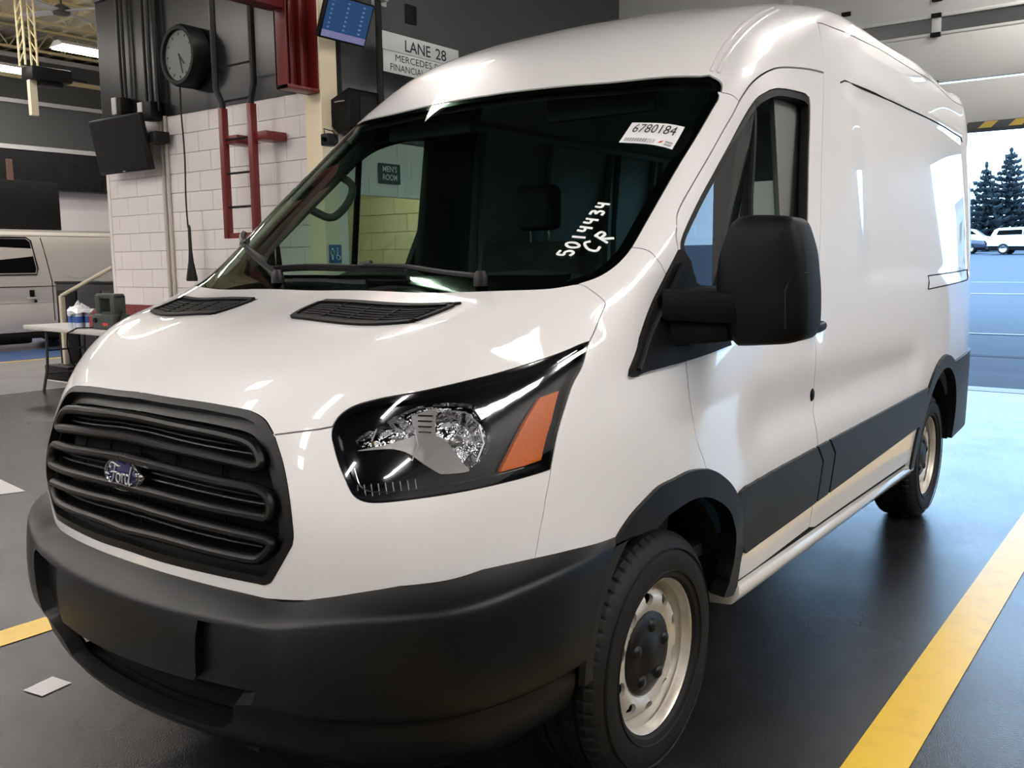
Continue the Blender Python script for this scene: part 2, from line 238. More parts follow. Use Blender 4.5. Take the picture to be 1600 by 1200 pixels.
def _w(t): return np.stack([-.5*t+t*t-.5*t**3,1-2.5*t*t+1.5*t**3,.5*t+2*t*t-1.5*t**3,-.5*t*t+.5*t**3],-1)
def skin(ab,off=0.):
    """points and normals of the skin at grid coordinates (a,b)"""
    ab=np.atleast_2d(np.asarray(ab,float)); a=np.clip(ab[:,0],0,NS-1.0001); b=np.clip(ab[:,1]+NT-1,0,2*NT-2.0001)
    i=a.astype(int); j=b.astype(int); wa=_w(a-i); wb=_w(b-j); P=0;Nn=0
    for p in range(4):
        ip=np.clip(i+p-1,0,NS-1)
        for q in range(4):
            jq=np.clip(j+q-1,0,2*NT-2); w=(wa[:,p]*wb[:,q])[:,None]; P=P+w*SF[ip,jq]; Nn=Nn+w*SN[ip,jq]
    Nn=Nn/np.linalg.norm(Nn,axis=1)[:,None]
    return P+Nn*(np.asarray(off).reshape(-1,1) if np.ndim(off) else off),Nn
def ab_yz(pts):
    """grid coordinates of the driver-side skin at given (y,z)"""
    G=SF[:,NT-1+50:]; out=[]
    for y,z in np.asarray(pts,float):
        k=np.argmin((G[...,1]-y)**2+(G[...,2]-z)**2); ab=np.array([k//G.shape[1],k%G.shape[1]+50.])
        for _ in range(6):
            P=skin([ab,ab+[.2,0],ab+[0,.2]])[0][:,1:]; J=np.array([(P[1]-P[0])/.2,(P[2]-P[0])/.2]).T
            ab=ab-np.clip(np.linalg.lstsq(J,P[0]-[y,z],rcond=None)[0],-2,2); ab[0]=np.clip(ab[0],0,NS-1); ab[1]=np.clip(ab[1],50,NT-1)
        out.append(ab)
    return np.array(out)
def arc(cy,cz,r,a0,a1,n=24): return [(cy+r*math.cos(t),cz+r*math.sin(t)) for t in np.linspace(math.radians(a0),math.radians(a1),n)]
def inside(p,loop):
    x,y=p[:,0],p[:,1]; r=np.zeros(len(p),bool); L=np.asarray(loop); x0,y0=L[:,0],L[:,1]; x1,y1=np.roll(x0,-1),np.roll(y0,-1)
    for k in range(len(L)):
        c=((y0[k]>y)!=(y1[k]>y)); 
        if c.any(): r^=c&(x<(x1[k]-x0[k])*(y-y0[k])/(y1[k]-y0[k]+1e-15)+x0[k])
    return r
def resample(L,step,closed=True):
    L=np.asarray(L,float); Q=np.concatenate([L,L[:1]]) if closed else L
    d=np.linalg.norm(np.diff(Q,axis=0),axis=1); out=[]
    for k in range(len(d)):
        if d[k]<1e-6: continue
        n=max(1,int(math.ceil(d[k]/step)))
        for i in range(n): out.append(Q[k]+(Q[k+1]-Q[k])*i/n)
    if not closed: out.append(Q[-1])
    return np.array(out)
def area2(L): L=np.asarray(L); return .5*np.sum(L[:,0]*np.roll(L[:,1],-1)-np.roll(L[:,0],-1)*L[:,1])
def inset(L,d):
    """move a closed outline inwards by d (metres when the outline is metric)"""
    L=np.asarray(L,float); s=1 if area2(L)>0 else -1; n=len(L); out=[]
    for i in range(n):
        a=L[i]-L[i-1]; b=L[(i+1)%n]-L[i]; a/=np.linalg.norm(a)+1e-12; b/=np.linalg.norm(b)+1e-12
        na=np.array([-a[1],a[0]])*s; nb=np.array([-b[1],b[0]])*s; m=na+nb; l=np.linalg.norm(m)
        m=m/l if l>1e-6 else na; out.append(L[i]+m*d/max(.5,m@na))
    return np.array(out)
def clean(L,eps=1e-4):
    out=[]
    for p in np.asarray(L,float):
        if not out or np.linalg.norm(p-out[-1])>eps: out.append(p)
    if np.linalg.norm(out[0]-out[-1])<eps: out.pop()
    return np.array(out)
def cdt(loop,holes,res,grid=True):
    loops=[loop]+list(holes); pts=[];edges=[]
    for L in loops:
        k=len(pts); pts+= [tuple(p) for p in L]; n=len(L); edges+=[(k+i,k+(i+1)%n) for i in range(n)]
    bpts=np.array(pts)
    if grid:
        lo,hi=loop.min(0),loop.max(0); gx=np.arange(lo[0]+res*.5,hi[0],res); gy=np.arange(lo[1]+res*.5,hi[1],res)
        g=np.array([(x,y) for x in gx for y in gy]) if len(gx) and len(gy) else np.zeros((0,2))
        if len(g):
            ok=inside(g,loop)
            for h in holes: ok&=~inside(g,h)
            g=g[ok]
        if len(g):
            keep=np.ones(len(g),bool)
            for s in range(0,len(g),2000):
                d=((g[s:s+2000,None,:]-bpts[None])**2).sum(2).min(1); keep[s:s+2000]=d>(.45*res)**2
            pts+=[tuple(p) for p in g[keep]]
    r=delaunay_2d_cdt([Vector(p) for p in pts],edges,[],0,1e-7)
    V=np.array([tuple(v) for v in r[0]]); F=np.array([f for f in r[2] if len(f)==3])
    c=V[F].mean(1); ok=inside(c,loop)
    for h in holes: ok&=~inside(c,h)
    return V,F[ok]
MET=np.array([SA,SB])
def panel(name,loop,m,parent=None,holes=(),res=.03,off=0.,depth=.02,gap=0.,side=1,brep=None,surf=None,smoothband=None):
    """a body panel trimmed out of the skin; loop in grid coordinates; edges turned in by depth"""
    surf=surf or (lambda uv,o: skin(uv/MET,o))
    L=clean(resample(np.asarray(loop)*MET,res)) if surf is not None else None
    if gap: L=inset(L,gap)
    H=[clean(resample(np.asarray(h)*MET,res)) for h in holes]
    if gap: H=[inset(h,-gap) for h in H]
    V2,F=cdt(L,H,res)
    P,N=surf(V2,off)
    Fs=[tuple(f) for f in F]; Vs=list(P); Ns=list(N)
    if depth:
        cnt={}
        for f in Fs:
            for k in range(3):
                e=(f[k],f[(k+1)%3]); key=(min(e),max(e)); cnt[key]=cnt.get(key,0)+1
                if cnt[key]==1: cnt[(key,'d')]=(e,f[(k+2)%3])
        for key,c in list(cnt.items()):
            if isinstance(key[0],tuple) or c!=1: continue
            (i,j),o=cnt[(key,'d')]
            lat=np.cross(P[j]-P[i],N[i]); lat/=np.linalg.norm(lat)+1e-12
            if lat@(P[o]-P[i])>0: lat=-lat
            k=len(Vs); Vs+=[P[i],P[j],P[j]-N[j]*depth,P[i]-N[i]*depth]; Ns+=[lat]*4; Fs.append((k,k+1,k+2,k+3))
    V=np.array(Vs); Nn=np.array(Ns)
    if side<0: V=V*[-1,1,1]; Nn=Nn*[-1,1,1]
    return mk(name,V,Fs,m,parent,Nn)
def arr(k): return np.array(CV[k],float)
def sm(k,step=6): return cr(arr(k),False,step)
def mir(L): return np.asarray(L)*[1,-1]
def sym(half):
    """full outline from the driver-side half (centre to centre)"""
    half=np.asarray(half); return np.concatenate([half,mir(half[::-1])])
def cat(*c): return clean(np.concatenate([np.asarray(x) for x in c]))

# ------------------------------------------------------------------ the hall: floor, walls, roof, door
def struct(o): o['kind']='structure'; return o
def floor_mat():
    m=mat('epoxy_floor',(.022,.022,.024),.22,spec=.42); nt=m.node_tree; n=nt.nodes; l=nt.links; b=n['Principled BSDF']
    tc=n.new('ShaderNodeTexCoord')
    def noise(s,d=4): t=n.new('ShaderNodeTexNoise'); t.inputs['Scale'].default_value=s; t.inputs['Detail'].default_value=d; l.new(tc.outputs['Object'],t.inputs['Vector']); return t
    f=noise(220,2); bp=n.new('ShaderNodeBump'); bp.inputs['Strength'].default_value=.32; bp.inputs['Distance'].default_value=.004; l.new(f.outputs['Fac'],bp.inputs['Height']); l.new(bp.outputs['Normal'],b.inputs['Normal'])
    g=noise(1.3,6); r=n.new('ShaderNodeMapRange'); r.inputs[1].default_value=.35; r.inputs[2].default_value=.7; r.inputs[3].default_value=.17; r.inputs[4].default_value=.30; l.new(g.outputs['Fac'],r.inputs[0]); l.new(r.outputs[0],b.inputs['Roughness'])
    h=noise(5,7); cr_=n.new('ShaderNodeValToRGB'); cr_.color_ramp.elements[0].color=(.011,.011,.012,1); cr_.color_ramp.elements[1].color=(.024,.024,.025,1); cr_.color_ramp.elements[0].position=.3; cr_.color_ramp.elements[1].position=.75
    l.new(h.outputs['Fac'],cr_.inputs['Fac']); l.new(cr_.outputs['Color'],b.inputs['Base Color'])
    return m
FLOOR=floor_mat()
CONC=mat('grey_concrete',(.17,.165,.16),.45,bump=(30,.1,.003),var=(1.5,(.22,.215,.21),.35,.7))
BLUEF=mat('blue_floor_paint',(.05,.10,.24),.35)
YELLOW=mat('yellow_line_paint',(.86,.55,.02),.35,var=(9,(.74,.46,.02),.5,.8))
WLINE=mat('white_line_paint',(.62,.60,.58),.4)
BLOCKW=mat('white_block_paint',(.87,.81,.785),.5,bump=(60,.25,.004),var=(1.1,(.82,.76,.735),.4,.75))
BLOCKR=mat('red_block_paint',(.20,.022,.02),.45,bump=(60,.25,.004))
BLOCKY=mat('cream_block_paint',(.62,.52,.30),.5,bump=(60,.25,.004))
JOINT=mat('block_joint',(.66,.61,.58),.8)
BLACKW=mat('black_gloss_wall',(.009,.0095,.010),.24,spec=.4,var=(1.6,(.014,.0145,.0155),.4,.7))
GREYW=mat('grey_wall',(.070,.074,.074),.40)
CREAM=mat('cream_column_paint',(.90,.78,.56),.5)
DOORW=mat('door_panel_paint',(.50,.51,.49),.45); WALLR=mat('white_wall_paint',(.80,.80,.79),.5); WALLG=mat('pale_grey_wall_paint',(.58,.58,.575),.5)
DOORWIN=mat('door_window',(.05,.055,.055),.25)
FRAMEG=mat('dark_frame',(.04,.045,.05),.5)
DECK=mat('roof_deck_paint',(.85,.76,.52),.6)
STEELT=mat('truss_paint',(.70,.60,.34),.55)
BEAMW=mat('beam_edge_white',(.55,.54,.52),.5)
# floors
struct(MB().box(-8.9,9,-14,9.99,-.10,0).build('floor',FLOOR))
struct(MB().box(-12.6,-8.9,-14,9.99,-.10,0.0).build('floor',CONC))
struct(MB().box(-30,-12.6,-14,20,-.10,0.0).build('floor',BLUEF))
struct(MB().box(-12.6,-8.15,9.99,20,-.10,0.0).build('floor',CONC))
def painted(name,pts,m,label):
    V=[(x,y,.003) for x,y in pts]; o=MB().add(V,[tuple(range(len(V)))]).build(name,m); tag(o,label,'floor marking'); return o
painted('floor_line',[(1.39,-6),(1.55,-6),(1.55,9.9),(1.39,9.9)],YELLOW,'yellow painted lane line on the dark floor beside the driver side wheels')
painted('floor_line',[(-1.66,-6),(-1.50,-6),(-1.50,4.6),(-1.66,4.6)],YELLOW,'yellow painted lane line on the dark floor at the passenger side of the big van')
painted('floor_mark',[(-1.046,.223),(-.948,.241),(-.965,.353),(-1.072,.338)],WLINE,'small white floor square in front of the black bumper')
painted('floor_mark',[(-4.5,1.50),(-4.01,1.46),(-3.958,1.60),(-4.45,1.66)],WLINE,'white painted floor mark at the left edge beyond the yellow line')
painted('floor_line',[(-12.7,-2),(-12.6,-2),(-12.6,14),(-12.7,14)],YELLOW,'thin yellow floor line where grey floor meets blue floor by the far van')
painted('floor_line',[(-14.75,-2),(-14.65,-2),(-14.65,14),(-14.75,14)],YELLOW,'thin yellow floor line directly under the far white van')
# block walls: every visible block is a piece
def block_mesh(m,l=.397,h=.1995,d=.05):
    bm=bmesh.new(); bmesh.ops.create_cube(bm,size=1); bmesh.ops.scale(bm,vec=(l,d,h),verts=bm.verts)
    bmesh.ops.bevel(bm,geom=[e for e in bm.edges],offset=.0035,segments=1,affect='EDGES'); me=bpy.data.meshes.new('concrete_block'); bm.to_mesh(me); bm.free(); me.materials.append(m); return me
def blocks(parent,p0,u,L,z0,rows,m,step=(.401,.2032),red_rows=0,mr=None,skip=None):
    """courses of blocks along direction u from p0, faces flush with the plane"""
    full=block_mesh(m); half=block_mesh(m,.197); fr=hr_=None
    if red_rows: fr,hr_=block_mesh(mr),block_mesh(mr,.197)
    ang=math.atan2(u[1],u[0]); n=0
    for r in range(rows):
        s=-(.2005 if r%2 else 0.)
        while s<L-.05:
            a,b=max(s,0),min(s+step[0],L); w=b-a
            if w>.04:
                me=(fr if w>.3 else hr_) if r<red_rows else (full if w>.3 else half)
                c=(a+b)/2; z=z0+(r+.5)*step[1]; x=p0[0]+u[0]*c; y=p0[1]+u[1]*c
                if not (skip and skip(x,y,z)):
                    o=bpy.data.objects.new('concrete_block',me); C.objects.link(o); o.parent=parent; o.location=(x,y,z); o.rotation_euler=(0,0,ang); o.scale=(w/(.401 if w>.3 else .2005),1,1); n+=1
            s+=step[0]
    return n
wl=struct(MB().box(-8.16,-4.62,4.735,4.95,0,6.4).build('wall_left',JOINT))
blocks(wl,(-8.16,4.725),(1,0),3.55,0,15,BLOCKW,red_rows=5,mr=BLOCKR)
struct(MB().box(-8.155,-4.62,4.685,4.735,3.045,6.4).build('trim_1',BLACKW))
struct(MB().box(-8.165,-8.115,4.69,20,0,6.7).build('wall_return',BLOCKW))
struct(MB().box(-8.16,-7.98,4.66,4.70,4.42,4.50).build('trim_2',GREYW))
struct(MB().box(-4.62,-4.40,4.66,4.86,0,6.4).build('trim_3',CREAM))               # corner column
ws_=struct(MB().box(-4.62,-4.43,4.95,10.1,2.65,6.4).build('wall_side',GREYW))
hdr=struct(MB().box(-4.62,-4.465,4.86,9.9,2.13,2.65).build('wall_header',JOINT)); blocks(hdr,(-4.455,4.86),(0,1),2.6,2.13,3,BLOCKW,step=(.401,.176))
struct(MB().box(-4.62,-4.43,4.86,4.97,0,2.13).build('trim_4',BLOCKW)); struct(MB().box(-4.62,-4.43,6.74,9.9,0,2.13).build('wall_side',BLOCKW))
wy=struct(MB().box(-8.1,-4.63,6.735,6.9,0,2.75).build('wall_alcove',JOINT)); blocks(wy,(-6.9,6.725),(1,0),2.25,.2,12,BLOCKY,step=(.401,.2032))
struct(MB().box(-8.1,-4.62,4.95,6.74,2.75,2.8).build('ceiling',DOORW))
# end wall with the sectional door
DX0,DX1=-2.05,2.05
for b in ((-4.43,DX0,0,6.4),(DX1,4.85,0,6.4),(6.9,9,0,6.4),(DX0,DX1,5.0,6.4),(4.85,6.9,2.5,6.4)): struct(MB().box(b[0],b[1],10.0,10.25,b[2],b[3]).build('wall_back',WALLG if b[0]>0 else DOORW))
dr=empty('door_1'); struct(dr)
def dpart(n,*b,m=DOORW,bev=.006): return MB().box(*b).build(n,m,dr,bevel=bev)
dpart('door_section',DX0+.02,DX1-.02,9.93,9.98,2.905,3.342)
dpart('door_section',DX0+.02,DX1-.02,9.93,9.98,3.362,3.86)
dpart('door_section',DX0+.02,DX1-.02,9.93,9.98,4.08,4.55); dpart('door_section',DX0+.02,DX1-.02,9.93,9.98,4.56,5.05)
dpart('door_rail',DX0+.02,DX1-.02,9.925,9.985,3.86,3.895); dpart('door_rail',DX0+.02,DX1-.02,9.925,9.985,4.05,4.085)
for k in range(4):
    x=-2.35+k*.97
    MB().box(x+.05,x+.92,9.94,9.965,3.89,4.055).build('door_pane',DOORWIN,dr); dpart('door_post',x-.045,x+.045,9.92,9.985,3.88,4.06)
    for z in (3.36,3.87,4.07,4.24): MB().box(x-.05,x+.05,9.90,9.93,z-.022,z+.022).build('door_hinge',SEAM,dr)
dpart('door_bottom_bar',DX0+.02,DX1-.02,9.92,9.99,2.80,2.905,m=FRAMEG)
HAZ=mat('hazard_yellow',(.45,.34,.06),.5)
for k in range(14):
    x=DX0+.08+k*.29; MB().add([(x,9.915,2.835),(x+.13,9.915,2.835),(x+.20,9.915,2.90),(x+.07,9.915,2.90)],[(0,1,2,3)]).build('hazard_stripe',HAZ,dr)
for x in (DX0-.02,DX1+.02): dpart('door_jamb',x-.05,x+.05,9.9,10.0,0,5.0)
struct(MB().box(-2.1,7,9.95,10.3,-.10,.004).build('trim_5',CONC))
# closed shell round the lane
struct(MB().box(9,9.2,-14,10.2,0,6.4).build('wall_right',WALLG)); struct(MB().box(8.96,9,-14,10,0,1.9).build('added_dark_trim',BLACKW)); struct(MB().box(-30,9.2,-14.2,-14,0,6.8).build('wall_rear',WALLR))  # dark dado on the unseen right wall, added to darken the headlamp's reflection
# far hall: wall along the lanes, in bands
fw=-20.0
fwl=struct(MB().box(fw-.2,fw,-14,20,0,3.25).build('wall_far',BLOCKW))
for z0,z1,m,dx in ((3.25,4.12,BLACKW,.35),(4.12,4.22,BEAMW,.40),(4.22,5.15,GREYW,.30),(5.15,5.24,BEAMW,.36),(5.24,5.75,GREYW,.05),(5.75,5.85,STEELT,.12),(5.85,6.2,GREYW,.05),(6.2,6.30,BEAMW,.15)):
    struct(MB().box(fw-.2,fw+dx,-14,20,z0,z1).build('trim_6',m))
struct(MB().box(-30,-8.1,20,20.2,0,6.8).build('wall_far_end',BLOCKW)); struct(MB().box(-30.2,-30,-14,20,0,6.8).build('wall_far_side',BLOCKW))
# roof: deck with ribs, joists
roof=struct(MB().box(-30,9.2,-14,20,6.75,6.85).build('ceiling',DECK))
me=MB().box(-15,0,-.03,.03,-.05,.0).build('deck_rib',DECK,roof)
me.location=(-8.2,-13.5,6.75)
for k in range(1,66):
    o=me.copy(); C.objects.link(o); o.location=(-8.2,-13.5+k*.5,6.75)
struct(MB().box(-8.2,9,-14,10,6.40,6.44).build('ceiling',BLACKW))
def joist(x,z=6.2,h=.45,y0=-14,y1=20):
    j=empty('roof_joist',(x,0,0)); struct(j)
    MB().box(-.05,.05,y0,y1,z,z+.05).build('joist_chord',STEELT,j); MB().box(-.05,.05,y0,y1,z+h,z+h+.05).build('joist_chord',STEELT,j)
    mb=MB(); y=y0
    while y<y1: mb.tube([(0,y,z+.03),(0,y+.3,z+h),(0,y+.6,z+.03)],.018,5); y+=.6
    w=mb.build('joist_web',STEELT,j); w['kind']='stuff'
for x in (-10.5,-13.5,-16.5,-19): joist(x)
# roof lamps: long twin-tube battens
LIGHT=mat('lamp_tube',(1,1,1),.5,emit=(1.,.945,.91),estr=LAMP_STRENGTH)
HOUS=mat('lamp_housing',(.6,.6,.58),.4)
def batten(x,y,z,L,label,w=.34,rz=0.):
    t=empty('ceiling_light',(x,y,z),label,'light',None,rz)
    MB().add([(-w/2-.02,-L/2-.03,.0),(w/2+.02,-L/2-.03,.0),(w/2+.02,L/2+.03,.0),(-w/2-.02,L/2+.03,.0),(-.08,-L/2-.03,.10),(.08,-L/2-.03,.10),(.08,L/2+.03,.10),(-.08,L/2+.03,.10)],[(0,1,5,4),(1,2,6,5),(2,3,7,6),(3,0,4,7),(4,5,6,7)]).build('lamp_housing',HOUS,t)
    for dx in (-w/4,w/4): MB().box(dx-w*.21,dx+w*.21,-L/2,L/2,-.03,.0).build('lamp_tube',LIGHT,t,bevel=.012)
    return t
WHERE={}

# ------------------------------------------------------------------ the white van
van=empty('cargo_van',(0,0,0),'large white high-roof cargo van with black grille parked between the yellow lines','van')
A=lambda *p: np.array(p,float)
# bonnet, fascia, headlamp outlines (driver half)
grT,grL=sm('gr_top'),sm('gr_low'); hs=arr('hseam'); hlT=sm('hl_top'); hlR=sm('hl_right'); hlB=sm('hl_bot'); hsd=sm('hood_side'); hr=sm('hood_rear')
half_hood=cat(grT,hs,hlT,hsd,hr)
panel('hood',sym(half_hood),PAINT,van,res=.03,depth=.03,gap=.0022)
fb=sm('fen_bot')
half_fas=cat(cr(A((.8,0),(.75,7.4),(.40,17),(.12,25),(.12,33),(.45,41),(.5,50),(.30,60),(.23,67.8)),False,4),arr('fas_fender')[::-1],hlB,hs[::-1],grL)
panel('front_fascia',sym(half_fas),PAINT,van,res=.025,depth=.03,gap=.0012)
HL=cat(hlT,hlR,hlB)
dfr=sm('door_front'); i0=int(np.argmin(np.abs(dfr[:,1]-77))); aout=sm('arch_out'); iA=int(np.argmin(np.linalg.norm(aout-A(46.78,144.48),axis=1)))
wss=sm('ws_side',4); apl=sm('ap_low'); apu=sm('ap_up')
k1=int(np.argmin(np.linalg.norm(wss-apl[0],axis=1))); k2=int(np.argmin(np.linalg.norm(wss-apu[0],axis=1)))
fender=cat(arr('fas_fender')[::-1],hlR[::-1],hsd,wss[:k1],apl,dfr[i0:],aout[:iA][::-1],fb[::-1])
dtA,dtB=sm('door_topA'),sm('door_topB')
apil=cat(apl,dfr[:i0][::-1],dtB[::-1],apu[::-1],wss[k1+1:k2][::-1])
drear=sm('door_rear'); dbot=sm('door_bot'); gut=sm('gutter'); WIN=cr(arr('win'),True,4)
door=cat(dtA,dtB,dfr,aout[iA:],dbot[::-1],drear[::-1])
aro=ab_yz(arc(4.29,.385,.545,195,0)); ari=ab_yz(arc(4.29,.385,.475,0,182))
rbt=ab_yz([(4.535,.872),(4.8,.88),(5.2,.885)]); aro2=ab_yz(arc(4.29,.385,.545,195,64)); aro3=ab_yz(arc(4.29,.385,.545,63,12)); body=cat(A((107.16,76.08)),gut,[(239,71),(239,134)],rbt[::-1],aro2[::-1],ab_yz([(3.74,.43),(3.0,.43),(2.3,.43)]),drear[::-1])
half_roof=cat(sm('ws_top')[::-1],wss[k2:][::-1],apu,dtA[::-1],gut,[(239,71),(239,0)])
panel('roof',sym(half_roof),PAINT,van,res=.04,depth=.02,gap=.0025)
PBAR=[(.885,1.752,2.0),(.93,1.725,1.35)]
for s in (1,-1):
    panel('fender',fender,PAINT,van,res=.028,depth=.03,gap=.0012,side=s)
    panel('windshield_pillar',apil,PAINT,van,res=.025,depth=.02,gap=.0015,side=s)
    d=panel('front_door',door,PAINT,van,holes=[WIN],res=.028,depth=.03,gap=.0025,side=s)
    panel('body_side',body,PAINT,van,res=.026,depth=.02,gap=.0022,side=s)
    panel('window_seal',WIN,RUBBER,d,holes=[inset(WIN*MET,.017)/MET],res=.02,off=-.003,depth=.03,side=s)
    # divider bar and glass: the driver's pane is wound down, only the front quarter pane shows
    bar=sm('bar'); P,N=skin(bar,-.014)
    if s<0: P=np.array(PBAR); N=np.tile([1.,0,0],(len(P),1))
    tube('window_bar',P*[s,1,1],.011 if s>0 else .016,TRIM,d,8,up=N*[s,1,1],r2=.012)
    kb=[i for i in range(len(WIN)) if WIN[i,0]<=np.interp(WIN[i,1],bar[:,1],bar[:,0])]
    Q=WIN[kb]; Q=Q[np.argsort(np.arctan2(Q[:,1]-90,(Q[:,0]-57)*2))]
    quarter=cat(Q)
    if s>0:
        V2=skin(quarter)[0][:,1:]; V2,F=cdt(clean(resample(V2,.05)),[],.08)          # flat upright pane
        mk('quarter_glass',np.stack([np.full(len(V2),.918),V2[:,0],V2[:,1]],1),F,GLASSD,d,np.tile([1.,0,0],(len(V2),1)))
    else: panel('door_glass',WIN,GLASSD,d,res=.05,off=-.012,depth=0,side=s)
# windscreen: glass with a black printed band round it
half_ws=cat(hr[::-1],wss,sm('ws_top'))
WS=sym(half_ws); wsin=inset(clean(resample(WS*MET,.02)),.030)/MET
for i in range(len(wsin)):
    bb=abs(wsin[i,1]); lo=np.interp(bb,hr[::-1][:,1],hr[::-1][:,0])+3.1 if bb<56 else 0
    wsin[i,0]=max(wsin[i,0],lo)
ws=panel('windshield',WS,GLASSW,van,res=.06,depth=0,gap=.003,off=-.002)
panel('windshield_border',WS,FRIT,ws,holes=[wsin],res=.03,off=-.0035,depth=.0,gap=.001)
# ---- linings
panel('cab_lining',sym(np.array([(24,0),(24,50),(36,120),(60,124),(109,126),(109,0)],float)),DARKIN,van,holes=[inset(WS*MET,.022)/MET,inset(WIN*MET,-.006)/MET,inset(mir(WIN)*MET,-.006)/MET],res=.07,off=-.034,depth=0)
panel('cargo_lining',sym(np.array([(109,0),(109,126),(238,126),(238,0)],float)),CARGO,van,res=.09,off=-.03,depth=0)
for s in (1,-1):
    P,N=skin(cr(A((41,66.5),(46,66),(56,65.5),(66,66),(72,66.5)),False,4),-.05)
    tube('pillar_cover',P*[s,1,1],.045,GREYIN,van,8,up=N*[s,1,1],r2=.014)
# ---- rear doors with windows
Pr,_=skin(np.array([(239,b) for b in np.linspace(-152,152,60)],float)); Pr2=Pr[:,[0,2]]
yb=float(Pr[:,1].mean())
for s in (1,-1):
    q=Pr2[Pr2[:,0]*s>=0]; q=np.concatenate([q,[(.004*s,q[np.argmin(np.abs(q[:,0])),1]),(.004*s,.38)]]); q=q[np.argsort(np.arctan2(q[:,1]-1.4,q[:,0]-.45*s))]
    h=np.array([(.14*s,1.32),(.66*s,1.32),(.70*s,1.36),(.66*s,2.0),(.62*s,2.04),(.16*s,2.04),(.12*s,2.0),(.12*s,1.34)])
    V2,F=cdt(clean(resample(q,.1)),[clean(resample(h,.1))],.15)
    dd=mk('rear_door',np.stack([V2[:,0],np.full(len(V2),yb),V2[:,1]],1),F,PAINT,van,np.tile([0,1,0],(len(V2),1)))
    V2,F=cdt(clean(resample(h,.1)),[],.2); mk('door_glass',np.stack([V2[:,0],np.full(len(V2),yb+.004),V2[:,1]],1),F,GLASSD,dd,np.tile([0,1,0],(len(V2),1)))
# ---- black cladding, wheel-arch trims, sill
ln=lambda *p: ab_yz(resample(np.array(p,float),.12,False))
CL1=ln((1.462,.728),(1.49,.748),(1.53,.757),(2.182,.770),(2.255,.705),(2.238,.545),(1.58,.520),(1.505,.62),(1.470,.70))
CL2=ln((2.200,.770),(2.322,.773),(2.395,.712),(2.375,.550),(2.250,.546),(2.268,.705))
CL3=ln((2.340,.773),(3.905,.795),(3.80,.605),(2.392,.551),(2.410,.712))
for s in (1,-1):
    for k in (CL1,CL2,CL3): panel('side_cladding',k,CLAD,van,res=.03,off=.012,depth=.02,gap=.001,side=s)
    ain=sm('arch_in')
    ring=cat(aout,[(88.4,159),(84.2,159)],ain[::-1],[(11.5,151),(6.5,144),(3.9,137.5)])
    panel('wheel_arch_trim',ring,BLACK,van,res=.025,off=.012,depth=.05,side=s)
    V=[];F=[]                                                        # front leg of the trim, down behind the bumper
    for k,z in enumerate(np.linspace(.745,.43,9)):
        for r,x in ((.463,.978),(.455,.992),(.415,.990),(.405,.975),(.405,.90)): V.append((s*x,1.10-math.sqrt(r*r-(z-.41)**2) if r>abs(z-.41) else 1.10,z))
    for k in range(8):
        for j in range(4): F.append((k*5+j,k*5+j+1,k*5+j+6,k*5+j+5))
    MB().add(V,F).build('wheel_arch_trim',BLACK,van,smooth=True)
    rr=cat(aro,ari)
    panel('wheel_arch_trim',rr,CLAD,van,res=.025,off=.012,depth=.05,side=s)
    rb=cat(aro3[::-1],rbt,[(239,134),(239,158)],ab_yz([(4.84,.39)]))
    panel('rear_bumper',rb,CLAD,van,res=.03,off=.010,depth=.03,side=s)
    MB().add([(s*x,y,z) for y in (1.60,3.86) for x,z in ((.985,.402),(.985,.365),(.955,.325),(.86,.315),(.86,.402))],[(0,1,2,3,4),(5,6,7,8,9),(0,1,6,5),(1,2,7,6),(2,3,8,7),(3,4,9,8),(4,0,5,9)]).build('side_sill',PAINT,van,bevel=.012)
    MB().box(s*.90,s*.965,1.58,3.88,.395,.46).build('sill_gap',SEAM,van)
# ---- bumper
BP=np.array([(0,-.012),(.2,.0),(.4,.035),(.533,.07),(.63,.10),(.73,.145),(.835,.215),(.91,.30),(.957,.41),(.984,.55),(.988,.70)])
BZ=np.array([.667,.667,.667,.668,.688,.705,.715,.722,.735,.748,.758])
BN=np.gradient(BP,axis=0); BN=np.stack([BN[:,1],-BN[:,0]],1); BN/=np.linalg.norm(BN,axis=1)[:,None]; BN[0]=(0,-1)
def ccr(P,step):
    """centripetal spline: no overshoot where rows lie close together"""
    P=np.asarray(P,float); P=np.concatenate([[2*P[0]-P[1]],P,[2*P[-1]-P[-2]]]); out=[]
    for i in range(1,len(P)-2):
        p0,p1,p2,p3=P[i-1:i+3]; t0=0.; t1=t0+math.sqrt(np.linalg.norm(p1-p0)+1e-9); t2=t1+math.sqrt(np.linalg.norm(p2-p1)+1e-9); t3=t2+math.sqrt(np.linalg.norm(p3-p2)+1e-9)
        for k in range(step):
            t=t1+(t2-t1)*k/step
            a1=(t1-t)/(t1-t0)*p0+(t-t0)/(t1-t0)*p1; a2=(t2-t)/(t2-t1)*p1+(t-t1)/(t2-t1)*p2; a3=(t3-t)/(t3-t2)*p2+(t-t2)/(t3-t2)*p3
            b1=(t2-t)/(t2-t0)*a1+(t-t0)/(t2-t0)*a2; b2=(t3-t)/(t3-t1)*a2+(t-t1)/(t3-t1)*a3; out.append((t2-t)/(t2-t1)*b1+(t-t1)/(t2-t1)*b2)
    out.append(P[-2]); return np.array(out)
LRISE=np.interp(np.arange(11),[0,1.2,2.6,3.4,10],[.054,.050,.042,.034,.030])
